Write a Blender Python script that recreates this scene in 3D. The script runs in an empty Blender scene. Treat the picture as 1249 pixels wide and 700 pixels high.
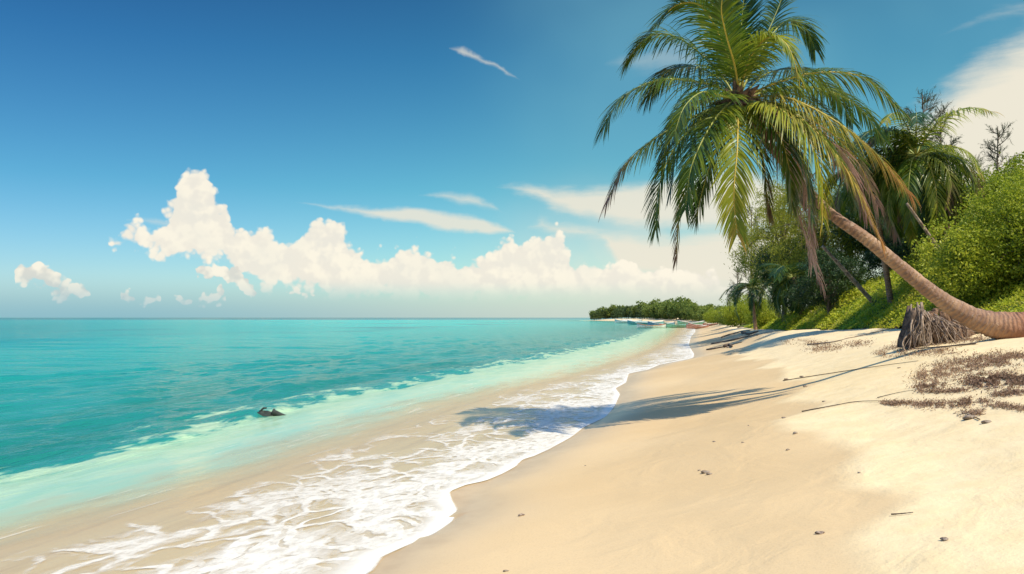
import bpy, math, random
import numpy as np
from mathutils import Vector, Matrix
random.seed(7); rng = np.random.default_rng(7)
scene = bpy.context.scene
COL = scene.collection
H = 2.4; F = 980.0; PITCH = math.atan(37/980.0)
# ------------------------------------------------------------------ camera
cam = bpy.data.cameras.new('camera'); cam.sensor_width = 36; cam.lens = F/1249*36
cam.clip_start = 0.1; cam.clip_end = 30000
co = bpy.data.objects.new('camera', cam); COL.objects.link(co)
co.location = (0, 0, H); co.rotation_euler = (math.pi/2+PITCH, 0, 0); scene.camera = co

def ray(px, py):
    cx = (px-624.5)/F; cz = (350-py)/F; s, c = math.sin(PITCH), math.cos(PITCH)
    return np.array([cx, c-cz*s, s+cz*c])
def P(px, py, Y):
    d = ray(px, py); return np.array([0, 0, H])+d*(Y/d[1])
def PZ(px, py, z):
    d = ray(px, py); t = (z-H)/d[2]; return np.array([0, 0, H])+d*t
# ------------------------------------------------------------------ noise
def _h(ix, iy, seed):
    n = (ix*374761393+iy*668265263+seed*982451653) & 0x7fffffff
    n = ((n ^ (n >> 13))*1274126177) & 0x7fffffff
    n = n ^ (n >> 16)
    return (n & 0xffff)/65535.0
def vn(x, y, seed=0):
    x = np.asarray(x, float); y = np.asarray(y, float)
    ix = np.floor(x).astype(np.int64); iy = np.floor(y).astype(np.int64)
    fx = x-ix; fy = y-iy; fx = fx*fx*(3-2*fx); fy = fy*fy*(3-2*fy)
    a = _h(ix, iy, seed); b = _h(ix+1, iy, seed); c = _h(ix, iy+1, seed); d = _h(ix+1, iy+1, seed)
    return (a+(b-a)*fx)*(1-fy)+(c+(d-c)*fx)*fy-0.5
def fbm(x, y, seed=0, o=4):
    r = 0; a = 1.0
    for k in range(o):
        r = r+a*vn(np.asarray(x)*2**k, np.asarray(y)*2**k, seed+k*17); a *= .5
    return r
# ------------------------------------------------------------------ shore curves (x as function of y)
def curve_from_px(pts, z, extra_lo, extra_hi):
    w = [PZ(px, py, z) for px, py in pts]
    w = [(p[1], p[0]) for p in w]
    allp = extra_lo+sorted(w)+extra_hi
    out = [allp[0]]
    for a in allp[1:]:
        if a[0] > out[-1][0]+1e-3: out.append(a)
    return np.array(out)
FAR = [(250, 57), (350, 75), (450, 79), (560, 66), (610, 62), (660, 66), (700, 120), (760, 900), (900, 4000)]
Dc = curve_from_px([(460,696),(463,680),(497,667),(534,652),(556,637),(561,622),(545,600),(567,592),(597,587),(631,570),(636,561),
    (653,557),(672,548),(699,533),(712,522),(740,509),(750,497),(757,481),(751,474),(764,467),(767,456),(791,451),(805,445),
    (846,437),(847,432),(840,421),(843,410),(848,405)], 0.09, [(-60, -19), (0, -3.2), (5, -2.0)], FAR)
Cc = curve_from_px([(130,655),(300,615),(420,570),(560,525),(620,495),(690,470),(745,452),(790,436),(822,420),(836,408)], 0.03,
    [(-60, -23), (0, -7.4), (6, -5.8)], [(y, x-1.5) for y, x in FAR])
Bc = curve_from_px([(0,644),(200,594),(400,525),(530,486),(620,470),(690,456),(745,440),(790,425),(815,410)], 0.0,
    [(-60, -25), (0, -9)], [(y, x-5) for y, x in FAR])
Ac = curve_from_px([(0,580),(60,570),(150,555),(310,507),(420,481),(470,473),(560,455),(620,443),(700,428),(770,412)], 0.0,
    [(-60, -29), (0, -11.5)], [(250, 46), (350, 62), (450, 66), (560, 54), (610, 50), (660, 56), (700, 100), (760, 880), (900, 3900)])
Vc = np.array([(-60, -8), (0, 8.2), (10, 9.6), (16, 11.2), (28, 13.6), (49, 16.8), (73, 22.3), (147, 39), (250, 66), (350, 84), (450, 90), (560, 78), (610, 74), (660, 80), (700, 134), (760, 920), (900, 4020)])
ZB = np.array([(-60, 2.1), (16, 2.1), (28, 2.02), (49, 1.6), (73, 1.3), (147, 1.0), (900, .9)])
BK = np.array([(-60, 1.5), (15, 2.0), (28, 2.3), (38, 2.8), (48, 2.2), (60, 1.3), (80, .5), (9000, .2)])
def cv(c, y): return np.interp(y, c[:, 0], c[:, 1])
_ys = np.concatenate([np.arange(-60, 800, 0.25), [9000.]])
def smoothc(c, win, far=80):
    v = cv(c, _ys); k = np.ones(win)/win
    s = np.convolve(np.pad(v, win//2, mode='edge'), k, 'valid')[:len(v)]
    return np.stack([_ys, s], 1)
Cs = smoothc(Cc, 9); Bs = smoothc(Bc, 9); As = smoothc(Ac, 9); Vs = smoothc(Vc, 13); Ds = smoothc(Dc, 5); Dsm = smoothc(Dc, 25)
def D_(y): return cv(Dc, y)*.6+cv(Ds, y)*.4
def qf(x, y):
    d = D_(y); c = np.minimum(cv(Cs, y), d-.4); b = np.minimum(cv(Bs, y), c-.3); a = np.minimum(cv(As, y), b-.4)
    q = np.where(x > d, -(x-d), 0.)
    q = np.where((x <= d) & (x > c), (d-x)/(d-c), q)
    q = np.where((x <= c) & (x > b), 1+(c-x)/(c-b), q)
    q = np.where((x <= b) & (x > a), 2+(b-x)/(b-a), q)
    return np.where(x <= a, 3+(a-x)/10, q)
def gz(x, y, fine=True):
    x = np.asarray(x, float); y = np.asarray(y, float)
    q = qf(x, y); dm = cv(Dsm, y); v = cv(Vs, y); zb = cv(ZB[:], y); bk = cv(BK, y)
    s = np.clip((x-dm)/(v-dm), -1, 1)
    land = .09+(zb-.09)*np.interp(s, [-1, 0, .2, .5, .72, .86, 1], [-.1, 0, .17, .5, .83, .96, 1])
    e = np.clip((x-v)/7, 0, 1); land = land+bk*(e*e*(3-2*e))+np.clip(x-v-7, 0, 60)*.01
    sea = np.interp(q, [0, .5, 1, 2, 3, 3.3, 6, 12], [.09, .06, .03, -.03, -.25, -.45, -1.8, -3])
    z = np.where(q > 0, sea, np.maximum(land, .09+np.clip(x-dm, -2, 2)*.012))
    m = np.clip((x-dm)/2.5, 0, 1)*np.clip((200-y)/150, 0, 1)
    z = z+m*(fbm(x*.35, y*.35, 3, 3)*.10)
    md = np.clip((s-.62)/.2, 0, 1)*np.clip((70-y)/30, 0, 1)
    z = z+md*fbm(x*1.1, y*1.1, 9, 3)*.07
    return z
def GV(px, py):
    """where the rays through these pixels meet the ground (vectorised)"""
    px = np.atleast_1d(np.asarray(px, float)); py = np.atleast_1d(np.asarray(py, float))
    cx = (px-624.5)/F; cz = (350-py)/F; s, c = math.sin(PITCH), math.cos(PITCH)
    d = np.stack([cx, c-cz*s, s+cz*c], 1); o = np.array([0, 0, H])
    def below(t): q = o+d*t[:, None]; return q[:, 2] <= gz(q[:, 0], q[:, 1])
    lo = np.full(len(px), 3.0); hi = np.full(len(px), np.nan); t = 3.0
    while t < 1500 and np.isnan(hi).any():
        t2 = t*1.01; m = np.isnan(hi); idx = np.where(m)[0]
        q = o+d[idx]*t2; hit = q[:, 2] <= gz(q[:, 0], q[:, 1])
        hi[idx[hit]] = t2; lo[idx[~hit]] = t2; t = t2
    hi = np.where(np.isnan(hi), lo, hi)
    for _ in range(14):
        m = (lo+hi)/2; b = below(m); hi = np.where(b, m, hi); lo = np.where(b, lo, m)
    return o+d*hi[:, None]
def G(px, py): return GV(px, py)[0]
# ------------------------------------------------------------------ node helper
class NT:
    def __init__(s, tree): s.t = tree; tree.nodes.clear()
    def n(s, typ, ins=None, **kw):
        nd = s.t.nodes.new(typ)
        for k, v in kw.items(): setattr(nd, k, v)
        for k, v in (ins or {}).items():
            sock = nd.inputs[k]
            if isinstance(v, bpy.types.NodeSocket): s.t.links.new(v, sock)
            elif isinstance(v, bpy.types.Node): s.t.links.new(v.outputs[0], sock)
            else: sock.default_value = v
        return nd
    def m(s, op, a, b=0., c=0., clamp=False):
        return s.n('ShaderNodeMath', {0: a, 1: b, 2: c}, operation=op, use_clamp=clamp).outputs[0]
    def vm(s, op, a, b=(0, 0, 0)):
        nd = s.n('ShaderNodeVectorMath', {0: a, 1: b}, operation=op)
        return nd.outputs[1] if op in ('LENGTH', 'DISTANCE', 'DOT_PRODUCT') else nd.outputs[0]
    def mr(s, v, a, b, c=0., d=1., smooth=True):
        return s.n('ShaderNodeMapRange', {0: v, 1: a, 2: b, 3: c, 4: d}, interpolation_type='SMOOTHSTEP' if smooth else 'LINEAR').outputs[0]
    def mix(s, f, a, b, bt='MIX'):
        nd = s.t.nodes.new('ShaderNodeMix'); nd.data_type = 'RGBA'; nd.blend_type = bt
        for i, v in ((0, f), (6, a), (7, b)):
            if isinstance(v, bpy.types.NodeSocket): s.t.links.new(v, nd.inputs[i])
            else: nd.inputs[i].default_value = v if i == 0 else (*v[:3], 1)
        return nd.outputs[2]
    def ramp(s, v, stops):
        nd = s.t.nodes.new('ShaderNodeValToRGB'); s.t.links.new(v, nd.inputs[0]); cr = nd.color_ramp
        while len(cr.elements) < len(stops): cr.elements.new(.5)
        for e, (p, c) in zip(cr.elements, stops): e.position = p; e.color = (*c[:3], 1)
        return nd.outputs[0]
    def noise(s, vec, scale, detail=4, rough=.5, dist=0.):
        return s.n('ShaderNodeTexNoise', {'Vector': vec, 'Scale': scale, 'Detail': detail, 'Roughness': rough, 'Distortion': dist}).outputs[0]
    def attr(s, name): return s.n('ShaderNodeAttribute', attribute_name=name).outputs['Fac']
def newmat(name):
    m = bpy.data.materials.new(name); m.use_nodes = True; return m, NT(m.node_tree)
def finish(nt, sh): nt.n('ShaderNodeOutputMaterial', {0: sh})
def lin(c): return tuple(((v/255+.055)/1.055)**2.4 if v > 10 else v/255/12.92 for v in c)
# ------------------------------------------------------------------ materials
MAT = {}
def simple(name, col, rough=.6, var=.25, scale=6, bump=.0, spec=.3, col2=None):
    m, t = newmat(name); c = t.n('ShaderNodeTexCoord').outputs['Object']
    n = t.noise(c, scale, 5, .6)
    c2 = col2 or tuple(v*(1-var) for v in col)
    colr = t.mix(t.mr(n, .35, .65), col, c2)
    b = t.n('ShaderNodeBsdfPrincipled', {'Base Color': colr, 'Roughness': rough, 'Specular IOR Level': spec})
    if bump: t.t.links.new(t.n('ShaderNodeBump', {'Height': t.noise(c, scale*3, 6, .65), 'Strength': bump, 'Distance': .02}).outputs[0], b.inputs['Normal'])
    finish(t, b.outputs[0]); MAT[name] = m; return m
def leafmat(name, cols, trans=.35, rough=.45, clump=.8, spec=.3, tattr=None):
    """cols: ramp of leaf colours chosen per leaf and per clump"""
    m, t = newmat(name); c = t.n('ShaderNodeTexCoord').outputs['Object']
    g = t.n('ShaderNodeNewGeometry'); rnd = g.outputs['Random Per Island']
    n = t.noise(c, clump, 3, .5)
    f = t.m('ADD', t.m('MULTIPLY', rnd, .55), t.m('MULTIPLY', t.mr(n, .3, .7), .45))
    col = t.ramp(f, [(i/(len(cols)-1), cc) for i, cc in enumerate(cols)])
    if tattr:      # dry colour growing toward the tip
        a, b_, dry = tattr
        tt = t.m('ADD', t.attr('t'), t.m('MULTIPLY', t.m('SUBTRACT', rnd, .5), .35))
        col = t.mix(t.mr(tt, a, b_), col, dry)
    p = t.n('ShaderNodeBsdfPrincipled', {'Base Color': col, 'Roughness': rough, 'Specular IOR Level': spec})
    tr = t.n('ShaderNodeBsdfTranslucent', {'Color': t.mix(.5, col, (.35, .45, .06), 'MULTIPLY') if False else col})
    mx = t.n('ShaderNodeMixShader', {0: trans, 1: p.outputs[0], 2: tr.outputs[0]})
    finish(t, mx.outputs[0]); MAT[name] = m; return m

# sand
m, t = newmat('sand'); MAT['sand'] = m
c = t.n('ShaderNodeTexCoord').outputs['Object']; q = t.attr('q'); pos = t.n('ShaderNodeSeparateXYZ', {0: c})
off = t.m('MULTIPLY', q, -1.)
n1 = t.noise(c, .22, 3, .5); n2 = t.noise(c, 2.5, 6, .65); n3 = t.noise(c, 60, 3, .6)
lob = t.noise(t.n('ShaderNodeCombineXYZ', {0: 0., 1: pos.outputs[1], 2: 0.}), .33, 2, .5)
dry = t.mix(t.mr(n2, .3, .7), (.79, .63, .37), (.74, .57, .315))
dry = t.mix(t.mr(n3, .38, .62), dry, (.47, .35, .2)) if False else t.mix(t.m('MULTIPLY', t.mr(n3, .5, .72), .25), dry, (.48, .36, .22))
damp = t.mix(t.mr(n1, .35, .65), (.60, .43, .225), (.66, .485, .265))
damp = t.mix(t.m('MULTIPLY', t.mr(n3, .45, .7), .2), damp, (.36, .25, .14))
e1 = t.m('ADD', off, t.m('ADD', t.m('MULTIPLY', t.m('SUBTRACT', lob, .5), 3.2), t.m('MULTIPLY', t.m('SUBTRACT', n2, .5), .2)))
fd = t.mr(e1, 4.2, 4.6)
col = t.mix(fd, damp, dry)
wet = t.mix(t.mr(n2, .35, .65), (.50, .345, .18), (.56, .40, .22))
fw = t.mr(t.m('ADD', off, t.m('MULTIPLY', t.m('SUBTRACT', n2, .5), .5)), .0, .75)
col = t.mix(fw, wet, col)
under = t.ramp(t.m('DIVIDE', q, 4.), [(0, (.56, .43, .22)), (.25, (.54, .40, .195)), (.40, (.53, .36, .155)), (.52, (.62, .47, .23)), (.8, (.6, .5, .3)), (1, (.5, .5, .35))])
stk = t.noise(t.n('ShaderNodeCombineXYZ', {0: t.m('MULTIPLY', t.m('ADD', t.m('MULTIPLY', pos.outputs[1], .965), t.m('MULTIPLY', pos.outputs[0], .26)), .35), 1: t.m('MULTIPLY', t.m('SUBTRACT', t.m('MULTIPLY', pos.outputs[0], .965), t.m('MULTIPLY', pos.outputs[1], .26)), 3.2), 2: 0.}).outputs[0], 1., 6, .65, .4)
under = t.mix(t.m('MULTIPLY', t.mr(stk, .45, .68), .5), under, (.36, .235, .11))
under = t.mix(t.m('MULTIPLY', t.mr(n3, .45, .7), .25), under, (.34, .24, .13))
col = t.mix(t.mr(q, -.05, .05), col, under)
rough = t.mr(off, .2, 1.6, .34, .95)
hgt = t.m('ADD', t.m('MULTIPLY', t.noise(c, 1.3, 4, .5, .6), .9), t.m('ADD', t.m('MULTIPLY', n2, t.m('MULTIPLY', fd, .5)), t.m('MULTIPLY', n3, .045)))
bstr = t.mr(off, .3, 3.2, .08, .55)
bp = t.n('ShaderNodeBump', {'Height': hgt, 'Strength': bstr, 'Distance': .09})
b = t.n('ShaderNodeBsdfPrincipled', {'Base Color': col, 'Roughness': rough, 'Specular IOR Level': t.mr(off, .2, 1.6, .35, .12), 'Normal': bp.outputs[0]})
finish(t, b.outputs[0])

# water
m, t = newmat('sea_water'); MAT['water'] = m
c = t.n('ShaderNodeTexCoord').outputs['Object']; q = t.attr('q'); ps = t.n('ShaderNodeSeparateXYZ', {0: c})
X, Y = ps.outputs[0], ps.outputs[1]
# along-shore / cross-shore coordinates
al = t.m('ADD', t.m('MULTIPLY', Y, .965), t.m('MULTIPLY', X, .26)); cr = t.m('SUBTRACT', t.m('MULTIPLY', X, .965), t.m('MULTIPLY', Y, .26))
def SV(sa, sc, o=0.): return t.n('ShaderNodeCombineXYZ', {0: t.m('MULTIPLY', al, sa), 1: t.m('MULTIPLY', cr, sc), 2: o}).outputs[0]
nq = t.noise(SV(.55, 1.6), 1., 5, .6)
nq2 = t.noise(SV(.12, .3), 1., 3, .5)
qq = t.m('ADD', q, t.m('MULTIPLY', t.m('SUBTRACT', nq, .5), t.mr(q, .6, 2.2, .0, 1.)))
dout = t.m('MULTIPLY', t.m('SUBTRACT', q, 3.), 10.)      # metres out beyond the wave front
deep = t.ramp(t.m('DIVIDE', t.m('LOGARITHM', t.m('ADD', t.m('MAXIMUM', dout, 0.), 1.), 10.), 3.6),
   [(0, (.02, .22, .165)), (.12, (.010, .165, .115)), (.3, (.010, .23, .17)), (.5, (.004, .42, .34)), (.72, (.0, .55, .46)), (.88, (.0, .34, .34)), (1, (.0, .05, .09))])
left = t.mr(t.m('DIVIDE', X, t.m('MAXIMUM', Y, 1.)), -.75, -.05)     # bottom slopes off to the west: deeper, bluer
deep = t.mix(t.m('MULTIPLY', t.m('SUBTRACT', 1., left), t.mr(dout, 2., 80., .05, .8)), deep, (.007, .125, .115))
pat = t.mr(t.noise(SV(.02, .035, 3.), 1., 4, .55), .52, .68)
deep = t.mix(t.m('MULTIPLY', pat, t.mr(dout, 10., 60., 0., .6)), deep, (.006, .12, .13))
pat2 = t.mr(nq2, .35, .65); deep = t.mix(t.m('MULTIPLY', pat2, .35), deep, (.03, .30, .26))
mint = t.mix(t.mr(nq, .38, .62), (.47, .66, .40), (.37, .60, .37)); mint = t.mix(t.mr(qq, 1.7, 2.5), (.66, .62, .34), mint)
col = t.mix(t.mr(qq, 2.93, 3.05), mint, deep)
alpha = t.mr(qq, 1.3, 2.45, .04, .88); alpha = t.m('MAXIMUM', alpha, t.mr(qq, 2.85, 3.0))
# foam
wv = t.n('ShaderNodeTexNoise', {'Vector': SV(.6, .9, 5.), 'Scale': 1.1, 'Detail': 4.}).outputs['Color']
fc = t.vm('ADD', SV(1., 1.25), t.vm('MULTIPLY', t.vm('SUBTRACT', wv, (.5, .5, .5)), (1.9, 1.9, 0)))
v1 = t.n('ShaderNodeTexVoronoi', {'Vector': fc, 'Scale': 1.15}, feature='DISTANCE_TO_EDGE').outputs[0]
v2 = t.n('ShaderNodeTexVoronoi', {'Vector': fc, 'Scale': 3.6}, feature='DISTANCE_TO_EDGE').outputs[0]
v3 = t.n('ShaderNodeTexVoronoi', {'Vector': fc, 'Scale': 13.}, feature='DISTANCE_TO_EDGE').outputs[0]
pn = t.noise(SV(.45, .8, 9.), 1., 5, .6)
dens = t.m('ADD', t.mr(q, .0, 1.45, .44, .05, False), t.m('MULTIPLY', t.m('SUBTRACT', pn, .5), 1.5))
dens = t.m('MULTIPLY', dens, t.mr(q, 1.7, 1.2))
thr = t.m('MULTIPLY', dens, .22)
f1 = t.m('SUBTRACT', 1., t.mr(t.m('SUBTRACT', v1, thr), -.02, .075))
f2 = t.m('MULTIPLY', t.m('SUBTRACT', 1., t.mr(t.m('SUBTRACT', v2, t.m('MULTIPLY', dens, .45)), -.03, .10)), t.mr(dens, .1, .5))
f3 = t.m('MULTIPLY', t.m('SUBTRACT', 1., t.mr(t.m('SUBTRACT', v3, t.m('MULTIPLY', dens, .5)), -.05, .15)), t.mr(dens, .2, .7, .0, .8))
foam = t.m('MAXIMUM', f1, t.m('MAXIMUM', f2, f3)); foam = t.m('MULTIPLY', foam, t.mr(dens, .02, .22))
en = t.m('MULTIPLY', t.m('SUBTRACT', pn, .5), .25)
edge = t.m('MULTIPLY', t.mr(q, .0, .012), t.m('SUBTRACT', 1., t.mr(t.m('ADD', q, en), .02, .16)))
foam = t.m('MAXIMUM', t.m('MULTIPLY', foam, t.mr(t.noise(SV(2.2, 3.4, 7.), 2., 5, .7), .3, .6, t.mr(q, .3, 1.2, .55, .25), t.mr(q, .3, 1.2, .93, .72))), edge)
# thin streaks in the shallows and spent foam lines at the mint edge
st = t.mr(t.noise(SV(.35, 5., 2.), 1.4, 6, .7), .60, .70)
foam = t.m('MAXIMUM', foam, t.m('MULTIPLY', st, t.m('MULTIPLY', t.mr(q, .9, 1.4), t.mr(q, 3.0, 2.2, 0., .45))))
foam = t.m('MULTIPLY', foam, t.mr(q, -.005, .01))
alpha = t.m('MULTIPLY', alpha, t.mr(q, -.01, .02))
# waves bump
w1 = t.noise(SV(.35, 1.5), 1., 3, .5, .4); w2 = t.noise(SV(1.3, 4.5, 1.), 1., 4, .6, .5); w3 = t.noise(SV(5., 14., 2.), 1., 3, .6)
big = t.noise(SV(.05, .22, 4.), 1., 3, .5)
hh = t.m('ADD', t.m('MULTIPLY', w1, .5), t.m('ADD', t.m('MULTIPLY', w2, .34), t.m('ADD', t.m('MULTIPLY', w3, .11), t.m('MULTIPLY', big, .45))))
bp = t.n('ShaderNodeBump', {'Height': hh, 'Strength': t.mr(q, 2.2, 3.2, .04, .8), 'Distance': .24})
dfw = t.n('ShaderNodeBsdfDiffuse', {'Color': col, 'Normal': bp.outputs[0]}); glw = t.n('ShaderNodeBsdfGlossy', {'Color': (1, 1, 1, 1), 'Roughness': .09, 'Normal': bp.outputs[0]})
pb = t.n('ShaderNodeMixShader', {0: t.m('MINIMUM', t.n('ShaderNodeFresnel', {'IOR': 1.33, 'Normal': bp.outputs[0]}).outputs[0], .42), 1: dfw.outputs[0], 2: glw.outputs[0]})
fb = t.n('ShaderNodeBump', {'Height': foam, 'Strength': .35, 'Distance': .02})
fo = t.n('ShaderNodeBsdfPrincipled', {'Base Color': (.76, .715, .61, 1), 'Roughness': .7, 'Specular IOR Level': .2, 'Normal': fb.outputs[0]})
tp = t.n('ShaderNodeBsdfTransparent')
body0 = t.n('ShaderNodeMixShader', {0: alpha, 1: tp.outputs[0], 2: pb.outputs[0]})
fb2 = t.n('ShaderNodeBump', {'Height': t.m('ADD', w2, t.m('MULTIPLY', w3, .5)), 'Strength': .35, 'Distance': .03})
gfl = t.n('ShaderNodeBsdfGlossy', {'Color': (1, 1, 1, 1), 'Roughness': .06, 'Normal': fb2.outputs[0]})
ffl = t.m('MULTIPLY', t.m('MINIMUM', t.n('ShaderNodeFresnel', {'IOR': 1.33, 'Normal': fb2.outputs[0]}).outputs[0], .08), t.m('MULTIPLY', t.mr(q, .0, .15), t.mr(q, 3.0, 2.4)))
body = t.n('ShaderNodeMixShader', {0: ffl, 1: body0.outputs[0], 2: gfl.outputs[0]})
fin = t.n('ShaderNodeMixShader', {0: foam, 1: body.outputs[0], 2: fo.outputs[0]})
finish(t, fin.outputs[0])

# palm trunk bark with ring scars
m, t = newmat('palm_bark'); MAT['bark'] = m
c = t.n('ShaderNodeTexCoord').outputs['Object']; ta = t.attr('t')
n = t.noise(c, 9, 6, .65); nn = t.noise(c, 2.2, 3, .5)
rings = t.m('SINE', t.m('ADD', t.m('MULTIPLY', ta, 2*math.pi*11), t.m('MULTIPLY', nn, 14.)))
col = t.mix(t.mr(nn, .35, .65), (.42, .28, .185), (.25, .155, .11))
col = t.mix(t.m('MULTIPLY', t.mr(rings, .45, 1., 0, .6), t.mr(n, .4, .6)), col, (.15, .09, .065))
col = t.mix(t.mr(n, .56, .7, 0, .6), col, (.52, .42, .33))
col = t.mix(t.m('SUBTRACT', 1., t.mr(ta, .3, 2.)), col, (.24, .10, .06))
b = t.n('ShaderNodeBsdfPrincipled', {'Base Color': col, 'Roughness': .85, 'Specular IOR Level': .2,
    'Normal': t.n('ShaderNodeBump', {'Height': t.m('ADD', n, t.m('MULTIPLY', rings, .2)), 'Strength': .9, 'Distance': .05}).outputs[0]})
finish(t, b.outputs[0])
simple('grey_wood', (.30, .23, .17), .85, scale=5, bump=.6, col2=(.10, .07, .055))
simple('pale_root', (.40, .31, .23), .85, scale=9, bump=.4, col2=(.17, .115, .08))
simple('dark_wood', (.17, .12, .085), .9, scale=11, bump=.9, col2=(.045, .035, .03))
simple('tree_bark', (.17, .13, .10), .9, scale=4, bump=.6)
simple('stone', (.16, .12, .09), .8, scale=30, bump=.5, col2=(.32, .26, .2))
simple('shell', (.42, .33, .25), .5, scale=60, bump=.2, col2=(.12, .08, .06))
simple('fibre', (.27, .165, .10), .9, scale=12, bump=.8, col2=(.08, .05, .035))
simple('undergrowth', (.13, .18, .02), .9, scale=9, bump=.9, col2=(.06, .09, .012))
simple('rachis_green', (.34, .36, .08), .45, scale=3)
simple('rachis_yellow', (.55, .42, .08), .45, scale=3)
simple('rachis_dry', (.42, .27, .17), .7, scale=3)
for nm, cc in (('paint_white', (.75, .74, .70)), ('paint_orange', (.60, .26, .14)), ('paint_turquoise', (.20, .46, .48)), ('paint_green', (.20, .45, .33)),
               ('paint_red', (.42, .13, .12)), ('paint_yellow', (.6, .45, .08)), ('paint_blue', (.18, .32, .45)), ('paint_rust', (.40, .22, .17)), ('dark_metal', (.06, .06, .07))):
    simple(nm, cc, .45, scale=2.5, var=.3)
leafmat('frond_green', [(.035, .085, .010), (.085, .145, .013), (.25, .29, .025)], trans=.36, rough=.32, spec=.5, clump=1.5, tattr=(1.0, 1.25, (.22, .13, .06)))
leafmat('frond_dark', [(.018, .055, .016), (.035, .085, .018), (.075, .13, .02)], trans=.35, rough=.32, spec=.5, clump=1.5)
leafmat('frond_tipdry', [(.07, .12, .016), (.13, .18, .02), (.24, .26, .03)], trans=.45, rough=.4, clump=1.5, tattr=(.55, 1.0, (.26, .15, .12)))
leafmat('frond_yellow', [(.14, .22, .018), (.27, .32, .025), (.44, .42, .04)], trans=.45, rough=.35, spec=.45, clump=1.5, tattr=(.85, 1.15, (.45, .30, .06)))
leafmat('frond_gold', [(.12, .18, .025), (.28, .26, .035), (.46, .34, .06)], trans=.35, rough=.4, clump=1.2, tattr=(.6, 1.1, (.45, .20, .07)))
leafmat('frond_dead', [(.22, .12, .11), (.42, .26, .22), (.62, .46, .38)], trans=.35, rough=.65, clump=2.2)
leafmat('cover_leaf', [(.20, .27, .02), (.40, .46, .03), (.58, .58, .05), (.42, .32, .10)], trans=.45, rough=.45, clump=.5)
leafmat('shrub_leaf', [(.13, .20, .018), (.32, .38, .028), (.52, .52, .045)], trans=.45, rough=.45, clump=.5)
leafmat('tree_leaf', [(.16, .19, .025), (.32, .33, .035), (.50, .44, .05)], trans=.5, rough=.5, clump=.35)
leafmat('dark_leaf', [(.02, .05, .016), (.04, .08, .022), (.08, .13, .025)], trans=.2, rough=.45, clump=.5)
leafmat('needle_leaf', [(.035, .06, .03), (.05, .085, .035), (.09, .11, .05)], trans=.2, rough=.6, clump=.5)
leafmat('far_leaf', [(.12, .18, .035), (.20, .26, .05), (.30, .34, .06)], trans=.4, rough=.6, clump=.12)
leafmat('far_leaf_dark', [(.08, .13, .05), (.11, .17, .055), (.16, .20, .06)], trans=.35, rough=.6, clump=.12)
leafmat('litter', [(.15, .09, .055), (.30, .19, .12), (.46, .32, .20)], trans=.05, rough=.8, clump=1.)

# ------------------------------------------------------------------ mesh helpers
def link(o, parent=None):
    COL.objects.link(o)
    if parent is not None: o.parent = parent
    return o
def tag(o, label=None, cat=None, group=None, kind=None):
    if label: o['label'] = label
    if cat: o['category'] = cat
    if group: o['group'] = group
    if kind: o['kind'] = kind
    return o
def empty(name, loc, label, cat, group=None, rz=0):
    o = bpy.data.objects.new(name, None); o.empty_display_size = .3
    o.location = tuple(loc); o.rotation_euler = (0, 0, rz); link(o); return tag(o, label, cat, group)
def arrmesh(name, V, Fq, mat, smooth=False, attrs=None, origin=None):
    me = bpy.data.meshes.new(name); V = np.asarray(V, np.float32)
    if origin is not None: V = V-np.asarray(origin, np.float32)
    Fq = np.asarray(Fq, np.int32); k = Fq.shape[1]
    me.vertices.add(len(V)); me.vertices.foreach_set('co', V.ravel())
    me.loops.add(Fq.size); me.loops.foreach_set('vertex_index', Fq.ravel())
    me.polygons.add(len(Fq)); me.polygons.foreach_set('loop_start', np.arange(0, Fq.size, k, dtype=np.int32))
    me.polygons.foreach_set('use_smooth', np.full(len(Fq), smooth))
    for an, av in (attrs or {}).items():
        a = me.attributes.new(an, 'FLOAT', 'POINT'); a.data.foreach_set('value', np.asarray(av, np.float32))
    me.update(calc_edges=True); me.validate(); me.materials.append(MAT[mat] if isinstance(mat, str) else mat)
    return me
class MB:
    def __init__(s): s.V = []; s.F = []; s.T = []
    def add(s, V, Fc, T=None):
        b = len(s.V); s.V += [tuple(map(float, v)) for v in V]; s.F += [tuple(b+i for i in f) for f in Fc]; s.T += list(T) if T is not None else [0.]*len(V)
    def tube(s, pts, rad, n=8, T=None, cap=True, jit=0, ang=0):
        pts = [np.asarray(p, float) for p in pts]; m = len(pts)
        rad = [rad]*m if np.isscalar(rad) else rad
        V = []; TT = []; ref = None
        for i, p in enumerate(pts):
            tg = pts[min(i+1, m-1)]-pts[max(i-1, 0)]; tg = tg/(np.linalg.norm(tg)+1e-9)
            if ref is None:
                ref = np.array([0, 0, 1.]) if abs(tg[2]) < .9 else np.array([1., 0, 0])
            a = ref-tg*np.dot(ref, tg); a /= (np.linalg.norm(a)+1e-9); ref = a; b = np.cross(tg, a)
            for k in range(n):
                th = 2*math.pi*k/n+ang; r = rad[i]*(1+(random.uniform(-jit, jit) if jit else 0))
                V.append(p+r*(math.cos(th)*a+math.sin(th)*b)); TT.append(T[i] if T is not None else 0)
        Fc = [(i*n+k, i*n+(k+1) % n, (i+1)*n+(k+1) % n, (i+1)*n+k) for i in range(m-1) for k in range(n)]
        if cap: Fc += [tuple(range(n))[::-1], tuple((m-1)*n+k for k in range(n))]
        s.add(V, Fc, TT)
    def build(s, name, mat, parent=None, origin=(0, 0, 0), smooth=True):
        me = bpy.data.meshes.new(name); o_ = np.asarray(origin, float)
        me.from_pydata([tuple(np.asarray(v)-o_) for v in s.V], [], s.F)
        a = me.attributes.new('t', 'FLOAT', 'POINT'); a.data.foreach_set('value', np.asarray(s.T, np.float32))
        for p in me.polygons: p.use_smooth = smooth
        me.materials.append(MAT[mat]); me.update()
        o = bpy.data.objects.new(name, me); link(o, parent)
        if parent is None: o.location = tuple(o_)
        return o
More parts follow.
